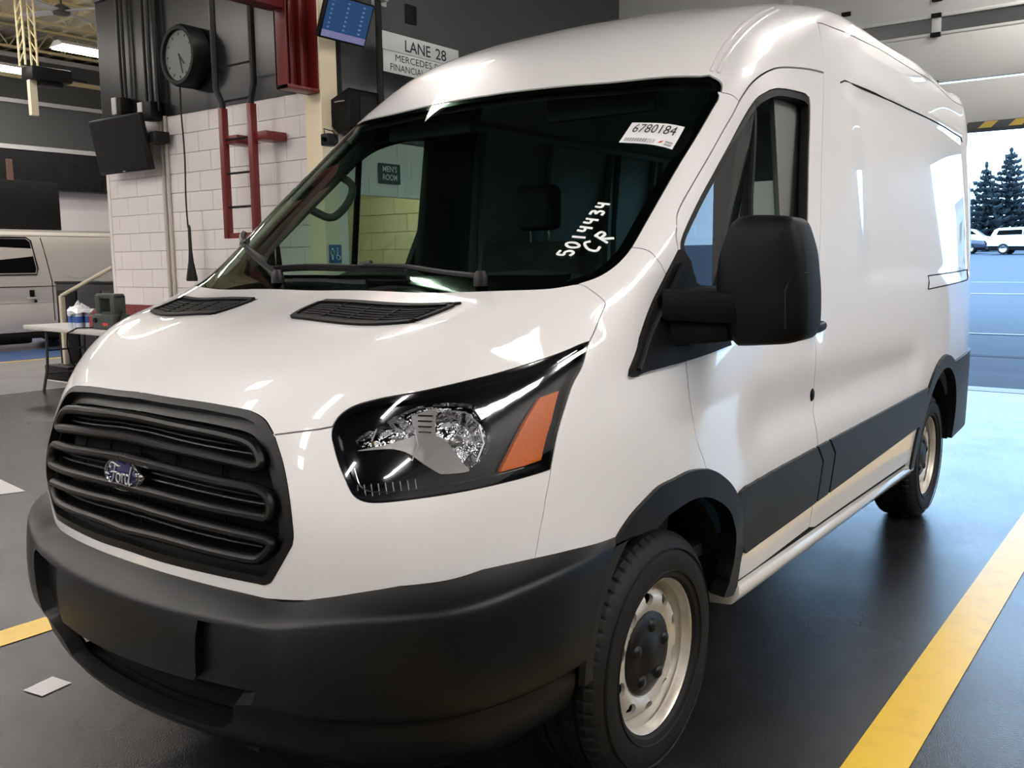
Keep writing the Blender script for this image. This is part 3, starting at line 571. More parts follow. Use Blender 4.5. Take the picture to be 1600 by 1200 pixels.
def bump_rows():
    rows=[]
    zl=BZ
    for kind,z,n in (('r',1.15,-.085),('r',.75,-.050),('r',.12,-.012),('l',-.006,-.002),('l',-.018,.002),('z',.600,.010),('z',.53,.010),('z',.475,.004),('z',.466,-.004),('z',.460,-.024),('z',.41,-.026),('z',.35,-.045),('z',.31,-.085)):
        zz=zl+LRISE*z if kind=='r' else zl+z if kind=='l' else np.full(len(zl),z)+(.018*_sm(np.arange(11),5,9) if z<.5 else 0)
        if z in (.466,.460): w_=_sm(np.arange(11.),3.8,5.2); n=(n*w_+(.0 if z>.463 else -.003)*(1-w_))   # the lip dies out towards the intake
        nn=np.broadcast_to(n,(11,)); r_=np.stack([BP[:,0]+BN[:,0]*nn,BP[:,1]+BN[:,1]*nn,zz],1)
        ye=1.10-math.sqrt(max(.0,.455**2-(max(zz[10],.41)-.41)**2))+.002
        r_[:,1]+=(ye-r_[10,1])*np.array([0,0,0,0,0,0,0,.04,.2,.55,1.]); rows.append(r_)
    R=np.array(rows); R[:,0,0]=0
    full=np.concatenate([R[:,:0:-1]*[-1,1,1],R],1)
    a=np.array([cr(r,False,8) for r in full]); b=np.array([ccr(a[:,k],6) for k in range(a.shape[1])]).transpose(1,0,2)
    return b
BG=bump_rows(); bn=np.cross(np.gradient(BG,axis=1),np.gradient(BG,axis=0)); bn/=np.linalg.norm(bn,axis=2)[...,None]
if bn[30,80]@np.array([0,-1,0])<0: bn=-bn
BU,BV=8,6; BMET=np.array([.030,.022])    # metres per u sample, per v sample (roughly)
def bsurf(uv,o):
    q=np.atleast_2d(uv)/BMET; c=np.clip(q[:,0]+BG.shape[1]//2,0,BG.shape[1]-1.001); r=np.clip(q[:,1],0,BG.shape[0]-1.001); i=r.astype(int); j=c.astype(int); a=(r-i)[:,None]; b=(c-j)[:,None]
    f=lambda G:(1-a)*(1-b)*G[i,j]+a*(1-b)*G[i+1,j]+(1-a)*b*G[i,j+1]+a*b*G[i+1,j+1]
    n=f(bn); n/=np.linalg.norm(n,axis=1)[:,None]; return f(BG)+n*o,n
def bpanel(name,loop,m,parent,holes=(),**k):
    L=np.asarray(loop,float)*[BU,BV]*BMET/MET
    return panel(name,L,m,parent,holes=[np.asarray(h,float)*[BU,BV]*BMET/MET for h in holes],surf=bsurf,**k)
inl=np.array([(0,3.9),(2.6,3.9),(2.95,4.05),(3.0,4.4),(2.75,6),(2.3,8.2),(1.95,10.2),(1.75,10.6),(1.5,10.7),(0,10.7)],float)
sy=lambda h: np.concatenate([h,np.asarray(h)[::-1]*[-1,1]])
bumper=bpanel('front_bumper',sy(np.array([(0,0),(10,0),(10,12),(0,12)],float)),BLACK,van,holes=[sy(inl)],res=.022,depth=.04)
bpanel('bumper_recess',sy(np.array([(0,3.5),(3.3,3.5),(3.4,4.4),(3.15,6.0),(2.95,6.9),(0,6.9)],float)),BLACK,bumper,res=.03,off=-.036,depth=.03)
bpanel('plate_bracket',sy(np.array([(0,3.75),(1.55,3.75),(1.6,4.0),(1.55,6.4),(1.5,6.6),(0,6.6)],float)),BLACK,bumper,res=.03,off=-.012,depth=.03)
for x in (-.108,.108):
    lathe('bracket_hole',[(0,0),(.011,0),(.013,.004)],SEAM,bumper,12,'y',(x,.010,.593))
bpanel('air_intake',sy(np.array([(0,6.0),(3.3,6.0),(3.1,8),(2.3,11.5),(0,11.5)],float)),SEAM,bumper,res=.04,off=-.07,depth=0)
MB().box(-.42,.42,.11,.38,.31,.365).box(-.42,.42,.20,.38,.36,.62).build('intake_duct',SEAM,bumper)
# ---- grille
GR=sym(cat(grT,grL))
grille=panel('grille',GR,SEAM,van,res=.04,off=-.06,depth=0)
g1=inset(clean(resample(GR*MET,.015)),.016)/MET
panel('grille_frame',GR,BLACK,grille,holes=[g1],res=.02,off=.002,depth=.06)
g2=inset(clean(resample(GR*MET,.015)),.040)/MET
panel('grille_surround',g1,BLACK,grille,holes=[g2],res=.02,off=-.022,depth=.03)
for nm in ('loop1','loop2','loop3'):
    h=arr(nm); L=cr(sym(h),True,5); L=clean(resample(L*MET,.02))/MET
    P,N=skin(L,-.010)
    tube('grille_bar',P,.0135,BLACK,grille,10,True,up=N,r2=.016)
    panel('grille_fill',L,BLACK,grille,holes=[inset(L*MET,.006)/MET],res=.03,off=-.012,depth=.045)
for nm in ('slat1','slat2','slat3'):
    h=cr(arr(nm),False,5); L=np.concatenate([mir(h[::-1]),h[1:]])
    for da in (-.25,.35):
        P,N=skin(L+[da,0],-.032); tube('grille_slat',P,.0035,BLACK,grille,6)
for bx in (-20,-10,0,10,20):
    P,N=skin(np.array([(3.2,bx),(6,bx),(9,bx),(13.5,bx)],float),-.048); tube('grille_rib',P,.004,SEAM,grille,6)
# badge: chrome-rimmed blue oval with the maker's script
def badge():
    c,n=skin(A((8.6,0)),-.006); c=Vector(c[0]); z=Vector((0,-1,.08)).normalized(); x=Vector((1,0,0)); y=z.cross(x)
    M=Matrix(((x.x,y.x,z.x,c.x),(x.y,y.y,z.y,c.y),(x.z,y.z,z.z,c.z),(0,0,0,1)))
    def oval(prof,sx,sy,name,m,par):
        V,F=lathe_geo(prof,40,'z'); return MB().add([M@Vector((v[0]*sx,v[1]*sy,v[2])) for v in V],F).build(name,m,par,smooth=True)
    b=oval([(0,.0),(.9,-.001),(1.0,-.008),(1.04,-.045),(1.5,-.07)],.082,.041,'badge',BLACK,grille)
    oval([(0,.0075),(.6,.0065),(.86,.003),(.9,.000)],.084,.043,'badge_face',BLUEB,b)
    oval([(.89,.002),(.91,.006),(.95,.006),(.98,.002),(1.0,-.006)],.084,.043,'badge_rim',CHROME,b)
    oval([(.79,.0045),(.80,.0062),(.815,.0040)],.084,.043,'badge_line',CHROME,b)
    ST=[[(-.50,.20),(-.56,.30),(-.46,.42),(-.28,.40),(-.12,.34),(.02,.36)],[(-.26,.38),(-.30,.10),(-.40,-.28),(-.52,-.36),(-.58,-.26)],[(-.48,.04),(-.32,.08),(-.16,.06)],
        [(-.06,.06),(-.16,-.02),(-.18,-.22),(-.08,-.32),(.0,-.22),(.02,-.04),(-.06,.06)],[(.0,-.02),(.08,.02),(.12,.06),(.12,-.30)],[(.12,-.08),(.20,.06),(.26,.02)],
        [(.46,.02),(.36,.06),(.28,-.10),(.32,-.30),(.42,-.26),(.48,-.06)],[(.60,.40),(.54,.20),(.48,-.12),(.50,-.32),(.62,-.24)]]
    mb=MB()
    for s in ST:
        p=cr(np.array(s),False,5); mb.tube([tuple(M@Vector((q[0]*.086-.002,q[1]*.064-.001,.0085))) for q in p],.0023,6)
    mb.build('badge_script',BSILV,b,smooth=True)
badge()
# ---- headlamps
def lamp(s):
    hm=np.array([s,1,1])
    h=panel('headlight',HL,GLOSSB,van,res=.04,off=-.085,depth=0,side=s)
    hin=inset(clean(resample(HL*MET,.012)),.010)/MET
    panel('lamp_bezel',HL,GLOSSB,h,holes=[hin],res=.02,off=-.003,depth=.085,side=s)
    panel('lamp_mask',hin,GLOSSB,h,holes=[cr(arr('chrome')[::2],True,4)],res=.03,off=-.026,depth=.03,side=s)
    for (a,b,r,dep) in ((12.5,53.0,.070,.06),(12.7,46.0,.056,.05)):
        c,n=skin(A((a,b)),-.038); c=c[0]; ax=n[0]*.5+np.array([0,-1,0])*.6; ax/=np.linalg.norm(ax)
        R=Vector((0,-1,0)).rotation_difference(Vector(ax)).to_matrix().to_4x4(); M=Matrix.Translation(Vector(c))@R
        prof=[(.012,dep*.98)]+[(r*t,dep*(1-t*t)) for t in np.linspace(.3,1,7)]+[(r*1.06,-.001)]
        V,F=lathe_geo(prof,10,'y'); 
        mb=MB(); mb.add([tuple((M@Vector(v))*1) for v in V],F); mb.V=[tuple(np.array(v)*hm) for v in mb.V]
        mb.build('reflector',CHROME,h,smooth=False)
        V,F=lathe_geo([(0,-.012),(.008,-.010),(.013,.0),(.013,.03)],16,'y'); mb=MB(); mb.add([tuple(M@Vector(v)) for v in V],F); mb.V=[tuple(np.array(v)*hm) for v in mb.V]; mb.build('bulb_cap',SATIN,h,smooth=True)
    panel('lamp_chrome',inset(cr(arr('chrome'),True,3)*MET,-.01)/MET,CHROMEB,h,res=.02,off=-.062,depth=0,side=s)
    panel('lamp_swoosh',cr(arr('swoosh'),True,4),LPLATE,h,res=.02,off=-.022,depth=.025,side=s)
    panel('lamp_divider',np.array([(12.2,48.6),(14.6,47.6),(15.2,50.4),(13.4,50.6),(11.6,51.4)],float),LPLATE,h,res=.02,off=-.030,depth=.02,side=s)
    for k in range(6):
        P,N=skin(A((12.4+k*.42,50.2-k*.02),(12.5+k*.42,48.9-k*.12)),-.028); tube('lamp_rib',P*hm,.0018,CHROME,h,6)
    panel('amber_marker',arr('amber'),AMBER,h,res=.02,off=-.010,depth=.02,side=s)
    for k in range(9):
        P,N=skin(A((8.6+.05*k,41.6+k*.9),(9.6+.02*k,41.4+k*.9)),-.022); tube('lamp_rib',P*hm,.0014,SATIN,h,6)
    P,N=skin(cr(A((10.9,41.0),(9.3,42.2),(8.9,46),(9.0,52),(9.3,58),(9.7,63)),False,5),-.018); tube('lamp_trim_line',P*hm,.0016,SATIN,h,6)
    panel('headlight_lens',HL,LENS,h,res=.03,off=.001,depth=0,gap=.003,side=s)
lamp(1); lamp(-1)
# ---- bonnet vents
VENT=cr(arr('vent'),False,3)
for s in (1,-1):
    vo=panel('hood_vent',VENT,SEAM,van,res=.03,off=.001,depth=0,side=s)
    vi=inset(clean(resample(VENT*MET,.01)),.011)/MET
    panel('vent_frame',VENT,TRIM,vo,holes=[vi],res=.015,off=.007,depth=.007,side=s)
    c=[A(27.9,13.2),A(30.2,12.2),A(29.2,40.2),A(26.2,38.8)]
    for k in range(6):
        t=(k+.7)/6.4; P,N=skin(np.array([c[0]+(c[1]-c[0])*t+((c[3]+(c[2]-c[3])*t)-(c[0]+(c[1]-c[0])*t))*u for u in np.linspace(0,1,7)]),.004)
        tube('vent_slat',P*[s,1,1],.0032,TRIM,vo,6,up=N*[s,1,1],r2=.002)
    for u in (.25,.5,.75):
        P,N=skin(np.array([(c[0]+(c[3]-c[0])*u),(c[1]+(c[2]-c[1])*u)]),.005); tube('vent_slat',P*[s,1,1],.0028,TRIM,vo,6)
# ---- wipers
def wiper(name,blade,arm):
    P,N=skin(cr(np.array(blade,float),False,5),.016); w=tube(name,P,.008,BLACK,van,6,up=N,r2=.012)
    P,N=skin(cr(np.array(arm,float),False,5),.028); tube('wiper_arm',P,np.linspace(.006,.012,len(P)),TRIM,w,6,up=N,r2=.006)
    P,N=skin(np.array([arm[0],np.array(arm[0])+[.3,2.5]],float),.026); tube('wiper_clip',P,.011,BLACK,w,6)
    P,N=skin(np.array([arm[-1]],float),.02); lathe('wiper_pivot',[(0,.022),(.014,.02),(.02,0),(.02,-.02)],BLACK,w,14,'z',tuple(P[0]))
wiper('wiper',[(36.2,-22),(36.9,-8),(36.7,8),(36.2,20)],[(36.6,7.7),(36.0,20),(34.9,30),(33.6,42)])
wiper('wiper',[(44.0,-56),(42.3,-51),(39.8,-40),(37.4,-26)],[(40.9,-46),(38.8,-37),(36.6,-26),(34.6,-15)])
# ---- sticker and chalk on the glass
stq=arr('sticker'); # TL,TR,BR,BL
def onquad(q,u,v,off):
    q=np.asarray(q,float); u=np.asarray(u)[:,None]; v=np.asarray(v)[:,None]
    return skin((1-u)*(1-v)*q[3]+u*(1-v)*q[2]+u*v*q[1]+(1-u)*v*q[0],off)[0]
st=panel('number_sticker',stq,WHITE,ws,res=.03,off=.001,depth=0)
def quadtext(name,body,q,x0,x1,y0,y1,m,parent,off=.002,bold=0.):
    V,F=text_geo(body,1.,bold=bold); V=np.array(V); lo,hi=V.min(0),V.max(0); u=x0+(V[:,0]-lo[0])/(hi[0]-lo[0])*(x1-x0); v=y0+(V[:,1]-lo[1])/(hi[1]-lo[1])*(y1-y0)
    return mk(name,onquad(q,u,v,off),F,m,parent,smooth=False)
quadtext('sticker_number','6780184',stq,.10,.90,.52,.92,INK,st)
quadtext('sticker_line','2015 VAN  WHITE',stq,.18,.66,.36,.43,GREYINK,st) if False else None
mb=MB()
for k in range(9):
    u0=.07+k*.047; P=onquad(stq,[u0,u0+.034,u0+.034,u0],[.08,.08,.24,.24],.002); mb.add(P,[(0,1,2,3)])
mb.build('sticker_code',GREYINK,st)
quadtext('sticker_letters','DLR',stq,.50,.64,.07,.24,GREYINK,st)
P=onquad(stq,[.70,.76,.78,.73],[.10,.14,.25,.20],.002); MB().add(P,[(0,1,2,3)]).build('sticker_mark',REDINK,st)
mb=MB()
for (u,v) in ((.82,.17),(.82,.06)):
    P=onquad(stq,[u,u+.13,u+.13,u],[v,v,v+.08,v+.08],.002); mb.add(P,[(0,1,2,3)])
mb.build('sticker_code',GREYINK,st)
STROKE={'5':[[(.8,1),(.2,1),(.15,.55),(.6,.6),(.85,.3),(.6,0),(.1,.08)]],'0':[[(.5,1),(.15,.6),(.2,.1),(.5,0),(.85,.4),(.8,.9),(.5,1)]],'1':[[(.5,1),(.5,0)]],
 '4':[[(.25,1),(.2,.5),(.8,.5)],[(.8,1),(.7,0)]],'3':[[(.2,.95),(.7,.95),(.75,.7),(.4,.55),(.8,.4),(.7,.05),(.2,.05)]],'C':[[(.85,.85),(.45,1),(.15,.5),(.35,.05),(.85,.12)]],'R':[[(.2,0),(.25,1)],[(.2,.95),(.75,.9),(.75,.6),(.25,.52),(.85,0)]]}
def chalk(name,word,a,b,h):
    """handwriting along a->b on the glass (grid coordinates), h: letter height in metres"""
    a,b=np.array(a,float)*MET,np.array(b,float)*MET; d=b-a; L=np.linalg.norm(d); d/=L; up=np.array([d[1],-d[0]])
    if skin(np.array([(a+up*.05)/MET]))[0][0][0]>skin(np.array([a/MET]))[0][0][0]: up=-up
    w=L/len(word); mb=MB()
    for k,ch in enumerate(word):
        for s in STROKE[ch]:
            p=cr(np.array(s),False,4); q=a+d*(k*w+p[:,:1]*w*.8)+up*(p[:,1:]-.5)*h
            P,N=skin(q/MET,.002); mb.tube(P,.0042,6,up=N,r2=.001)
    mb.build(name,CHALK,ws)
chalk('chalk_number','5014434',(38.5,52.0),(46.9,52.6),.040)
chalk('chalk_initials','CR',(39.6,55.4),(42.6,57.4),.05)
# ---- door mirrors
MO=np.array([(1.065,1.372),(1.067,1.415),(1.072,1.459),(1.083,1.498),(1.098,1.537),(1.109,1.558),(1.124,1.571),(1.146,1.577),(1.194,1.577),(1.251,1.573),(1.273,1.566),(1.286,1.552),(1.296,1.524),(1.307,1.484),(1.313,1.436),(1.318,1.381),(1.319,1.334),(1.318,1.292),(1.313,1.268),(1.297,1.25),(1.261,1.239),(1.203,1.233),(1.136,1.228),(1.12,1.231),(1.1,1.256),(1.092,1.296),(1.075,1.321),(1.066,1.343)])
MO=cr(MO,True,3)
for s in (1,-1):
    tri=arr('tri'); base=panel('door_mirror',tri,TRIM,van,res=.02,off=.016,depth=.02,side=s)
    P,N=skin(cr(A((42.6,73.8),(36,78),(29,82),(23.6,88.6)),False,4),.017); tube('mirror_base_edge',P*[s,1,1],.008,CLAD,base,8)
    c=MO.mean(0); V=[];F=[]; n=len(MO)
    fa=0. if s>0 else math.radians(46)                               # the passenger's mirror is folded back
    def fold(x,y,z): dx,dy=x-1.0,y-1.22; return (s*(1.0+dx*math.cos(fa)-dy*math.sin(fa)),1.22+dx*math.sin(fa)+dy*math.cos(fa),z)
    lay=((1.155,.05),(1.157,.45),(1.163,.72),(1.173,.88),(1.187,.965),(1.205,1.0),(1.30,.99),(1.318,.95),(1.318,.90),(1.300,.89))
    for y,k in lay:
        for p in MO: q=c+(p-c)*k; V.append(fold(q[0],y+(q[1]-c[1])*-.06,q[1]))
    for i in range(len(lay)-1):
        for k in range(n): F.append((i*n+k,i*n+(k+1)%n,(i+1)*n+(k+1)%n,(i+1)*n+k))
    F.append(tuple(range(n)))
    hmb=MB(); hmb.add(V,F); hs_=hmb.build('mirror_housing',TRIM,base,smooth=True)
    MB().add([fold((c+(p-c)*.89)[0],1.302,(c+(p-c)*.89)[1]) for p in MO],[tuple(range(n))]).build('mirror_glass',CHROME,base)
    tube('mirror_seam',[fold(x,y,z) for x,y,z in ((1.318,1.200,1.425),(1.300,1.178,1.424),(1.283,1.166,1.412),(1.272,1.162,1.382),(1.274,1.164,1.282))],.002,CLAD,base,6)
    mb=MB(); mb.add([fold(x,y,z) for x,y,z in ((.97,1.06,1.300),(.97,1.06,1.385),(.97,1.26,1.30),(.97,1.26,1.385),(1.14,1.165,1.290),(1.14,1.165,1.375),(1.14,1.30,1.29),(1.14,1.30,1.375))],[(0,1,3,2),(4,6,7,5),(0,4,5,1),(2,3,7,6),(0,2,6,4),(1,5,7,3)])
    mb.build('mirror_arm',TRIM,base,bevel=.008)
    mb=MB(); mb.add([fold(x,y,z) for x,y,z in ((.96,1.10,1.225),(.96,1.10,1.30),(.96,1.28,1.225),(.96,1.28,1.30),(1.11,1.18,1.24),(1.11,1.18,1.30),(1.11,1.30,1.24),(1.11,1.30,1.30))],[(0,1,3,2),(4,6,7,5),(0,4,5,1),(2,3,7,6),(0,2,6,4),(1,5,7,3)])
    mb.build('mirror_arm',TRIM,base,bevel=.008)
    # door handle, lock
    P,N=skin(A((98.1,117.3)),0.0); c0=P[0]+np.array([0,-.10,-.004])
    hb=MB(); hb.tube([(s*(c0[0]+dx),c0[1]+dy,c0[2]+dz) for dy,dx,dz in ((-.13,.0,.0),(-.12,.032,-.002),(-.04,.043,0),(.06,.043,.004),(.115,.034,.006),(.13,.0,.006))],.013,8,r2=.017,up=(0,0,1))
    hd=hb.build('door_handle',TRIM,van,smooth=True)
    P,N=skin(A((102.2,129.5)),.001); lathe('door_lock',[(0,.008),(.014,.006),(.02,0)],TRIM,van,16,'x',(0,0,0)).matrix_world=Matrix.Translation(Vector(P[0]*[s,1,1]))@Matrix.Diagonal((s,1,1.3,1))
    q=arr('rail'); q=np.array([q[0],q[1],q[2],q[3]])
    P,N=skin(resample(q,2.5),.001); tube('slide_rail',P*[s,1,1],.0035,SEAM,van,6,True)
    P,N=skin(ab_yz(resample(A((2.70,2.165),(2.76,2.182),(3.2,2.190),(4.0,2.192),(4.6,2.192),(5.06,2.188),(5.12,2.165)),.1,False)),-.002); tube('side_crease',P*[s,1,1],.0045,SEAM,van,6)
    P,N=skin(resample(A((176.4,71),(175.2,80.5),(172.7,97.4),(168.3,112.7)),2,False),-.0028); tube('panel_seam',P*[s,1,1],.003,PAINT,van,6)
for s in (1,-1):
    for db in (0,1.5):
        P,N=skin(cr(arr('ridge')+[0,db],False,5),-.001); tube('roof_ridge',P*[s,1,1],.007,PAINT,van,8,up=N*[s,1,1],r2=.005)
# ---- cabin
dash=MB(); n=13
Vd=[];Fd=[]
for i in range(n):
    x=-.86+1.72*i/(n-1); bmp=.07*math.exp(-((x+.25)/.17)**4)+.05*math.exp(-((x-.42)/.2)**4)
    prof=[(.86,1.30),(1.00,1.37),(1.15,1.395+bmp*.8),(1.27,1.385+bmp),(1.36,1.34+bmp*.5),(1.40,1.2),(1.36,.9),(1.30,.6),(.86,.6)]
    for y,z in prof: Vd.append((x,y+.02*abs(x),z))
m=9
for i in range(n-1):
    for k in range(m): Fd.append((i*m+k,i*m+(k+1)%m,(i+1)*m+(k+1)%m,(i+1)*m+k))
Fd+= [tuple(range(m)),tuple((n-1)*m+k for k in range(m))]
dash.add(Vd,Fd).build('dashboard',DARKIN,van,smooth=True)
def wheel_steer():
    M=Matrix.Translation((.42,1.52,1.20))@Euler((math.radians(-62),0,0)).to_matrix().to_4x4()
    P=[tuple(M@Vector((.19*math.cos(t),.19*math.sin(t),0))) for t in np.linspace(0,2*math.pi,28,endpoint=False)]
    w=tube('steering_wheel',P,.016,DARKIN,van,8,True)
    for a in (0,math.pi,-math.pi/2): tube('wheel_spoke',[tuple(M@Vector((0,0,-.03))),tuple(M@Vector((.19*math.cos(a),.19*math.sin(a),0)))],.018,DARKIN,w,8)
    V,F=lathe_geo([(0,.01),(.06,.005),(.075,-.04)],16,'z'); MB().add([tuple(M@Vector(v)) for v in V],F).build('wheel_hub',DARKIN,w,smooth=True)
wheel_steer()
def seat(x,w,heads):
    s=MB().box(x-w/2,x+w/2,1.72,2.20,.78,.95).build('seat',FABRIC,van,bevel=.05,seg=3)
    mb=MB(); mb.add([(x+dx*w/2,y,z) for dx in (-1,1) for y,z in ((2.08,.92),(2.22,.92),(2.19,1.55),(2.30,1.55))],[(0,1,3,2),(4,6,7,5),(0,4,5,1),(2,3,7,6),(0,2,6,4),(1,5,7,3)]); mb.build('seat_back',FABRIC,s,bevel=.04,seg=3)
    for hx in heads:
        MB().box(hx-.10,hx+.10,2.17,2.28,1.60,1.80).build('headrest',FABRIC,s,bevel=.035,seg=3)
        for d in (-.05,.05): tube('headrest_post',[(hx+d,2.24,1.5),(hx+d,2.23,1.65)],.006,SATIN,s,6)
seat(.45,.52,(.45,)); seat(-.30,.54,(-.26,))
MB().box(-.9,.9,1.0,5.4,.52,.56).build('cabin_floor',DARKIN,van)
for s in (1,-1):
    MB().add([(s*x,y,z) for x,y,z in ((.845,2.13,2.08),(.815,2.15,2.08),(.845,2.48,2.08),(.815,2.48,2.08),(.93,2.09,1.22),(.90,2.11,1.22),(.93,2.48,1.22),(.90,2.48,1.22))],[(0,1,3,2),(4,6,7,5),(0,4,5,1),(2,3,7,6),(0,2,6,4),(1,5,7,3)]).build('door_pillar_trim',DARKIN if s<0 else GREYIN,van,bevel=.01)
tube('grab_handle',cr(A((-.875,1.60,1.842),(-.845,1.655,1.80),(-.845,1.648,1.745),(-.845,1.59,1.683),(-.85,1.527,1.655),(-.885,1.45,1.69)),False,5),.017,GREYIN,van,8)
MB().box(-.62,-.18,1.66,1.69,1.96,2.06).build('sun_visor',DARKIN,van,bevel=.008); MB().box(.18,.62,1.66,1.69,1.96,2.06).build('sun_visor',DARKIN,van,bevel=.008)
for y in (2.6,3.2,3.85,3.95,4.4,4.5,5.0):
    tube('cargo_rib',[(-.905,y,1.2),(-.89,y,1.7),(-.855,y,2.12)],.022,CARGO,van,6); 
tube('cargo_rail',[(-.86,2.5,2.14),(-.86,5.3,2.14)],.03,CARGO,van,6)
tube('seat_belt',[(-.86,2.30,1.95),(-.80,2.28,1.6),(-.62,2.2,1.3)],.022,DARKIN,van,6,r2=.003)
MB().box(-.80,.80,.45,5.3,.26,.50).build('underbody',SEAM,van,bevel=.04)
MB().box(-.52,.52,.34,.80,.50,1.0).build('engine_bay',SEAM,van,bevel=.05)
# ---- wheels
def make_tyre():
    W2=.1175; R=.352
    prof=[(.222,-W2+.012),(.228,-W2+.002),(.25,-W2-.004),(.285,-W2-.006),(.315,-W2+.002),(.334,-W2+.012),(.345,-W2+.022)]
    tread=[(.348,-W2+.03),(R,-.082),(R,-.060),(.343,-.058),(.343,-.050),(R,-.048),(R,-.012),(.343,-.010),(.343,0)]
    half=prof+tread; full=half+[(r,-h) for r,h in half[::-1][1:]]
    seg=360; V=[];n=len(full)
    for k in range(seg):
        th=2*math.pi*k/seg; cut=(k%6==0)
        for i,(r,h) in enumerate(full):
            rr=r
            if cut and r>.343 and abs(h)>.062: rr=r-.006
            if cut and abs(h)<.048 and abs(h)>.011 and (k%12==0): rr=r-.005
            t2=th+ (abs(h)-.05)*.25
            V.append((h,rr*math.cos(t2),rr*math.sin(t2)))
    F=[(k*n+i,k*n+i+1,((k+1)%seg)*n+i+1,((k+1)%seg)*n+i) for k in range(seg) for i in range(n-1)]
    mb=MB(); mb.add(V,F)
    for sgn in (-1,1):                                               # moulded rings on the sidewall
        for rr in (.243,.305): mb.add(*lathe_geo([(rr,sgn*(W2+.003)),(rr+.002,sgn*(W2+.0075)),(rr+.004,sgn*(W2+.003))],96,'x'))
    return mb
def make_rim():
    mb=MB(); prof=[(.212,-.10),(.205,-.02),(.200,.02),(.204,.045),(.216,.062),(.222,.080),(.226,.098),(.219,.105),(.213,.100),(.210,.085),(.206,.078)]
    mb.add(*lathe_geo(prof,72,'x'))
    # disc with ten oval holes
    def dx(r): return np.interp(r,[0,.10,.122,.145,.165,.186,.206],[.062,.066,.068,.080,.078,.056,.030])
    ring=lambda r,n:np.array([(r*math.cos(t),r*math.sin(t)) for t in np.linspace(0,2*math.pi,n,endpoint=False)])
    holes=[]
    for k in range(10):
        t=2*math.pi*(k+.5)/10; c=np.array([math.cos(t),math.sin(t)])*.160; e=np.array([math.cos(t),math.sin(t)]); f=np.array([-e[1],e[0]])
        holes.append(np.array([c+e*.0155*math.cos(u)+f*.022*math.sin(u) for u in np.linspace(0,2*math.pi,14,endpoint=False)]))
    V2,Fh=cdt(ring(.206,90),holes+[ring(.06,30)],.014)
    r=np.hypot(V2[:,0],V2[:,1]); mb.add(np.stack([dx(r),V2[:,0],V2[:,1]],1),[tuple(f) for f in Fh])
    k=len(mb.V)
    for h in holes:
        n=len(h); rr=np.hypot(h[:,0],h[:,1]); mb.add(np.concatenate([np.stack([dx(rr),h[:,0],h[:,1]],1),np.stack([dx(rr)-.012,h[:,0],h[:,1]],1)]),[(i,(i+1)%n,n+(i+1)%n,n+i) for i in range(n)])
    return mb
tyre_mb=make_tyre(); rim_mb=make_rim(); protos={}
def wheel(x,y,z,s):
    w=empty('wheel',(x,y,z)); w.parent=van
    if s<0: w.rotation_euler=(0,0,math.pi)
    if not protos:
        t=tyre_mb.build('tyre',RUBBER,w,smooth=False); t.data.polygons.foreach_set('use_smooth',[True]*len(t.data.polygons)); t.data.set_sharp_from_angle(angle=math.radians(35))
        r=rim_mb.build('rim',STEEL,w,smooth=True)
        c=lathe('hub_cap',[(0,.094),(.045,.093),(.055,.087),(.085,.086),(.108,.083),(.119,.076),(.121,.055)],BLACK,w,48)
        b2=[]
        for k in range(5):
            t_=2*math.pi*(k+.2)/5; V,F=lathe_geo([(0,.094),(.012,.093),(.018,.089),(.023,.080)],12,'x',(0,.083*math.cos(t_),.083*math.sin(t_))); b2.append(MB().add(V,F).build('lug_cover',BLACK,w,smooth=True))
        br=lathe('brake_drum',[(0,.02),(.15,.022),(.203,.022),(.204,-.02),(.16,-.08)],SEAM,w,32)
        protos.update(p=[t,r,c,br]+b2)
    else:
        for o in protos['p']:
            c=o.copy(); C.objects.link(c); c.parent=w
for x,y,s in ((.865,1.06,1),(.832,4.325,1),(-.865,1.06,-1),(-.832,4.325,-1)): wheel(x,y,.352,s)
for s in (1,-1):
    for yc in (1.10,4.28):
        V=[];F=[];n=15
        for k in range(n):
            t=math.pi*(.02+.96*k/(n-1))
            for x in (.62,.965): V.append((s*x,yc+.43*math.cos(t),.36+.45*math.sin(t)))
        for k in range(n-1): F.append((2*k,2*k+1,2*k+3,2*k+2))
        F.append(tuple(2*k for k in range(n)))
        MB().add(V,F).build('wheel_well',SEAM,van,smooth=False)

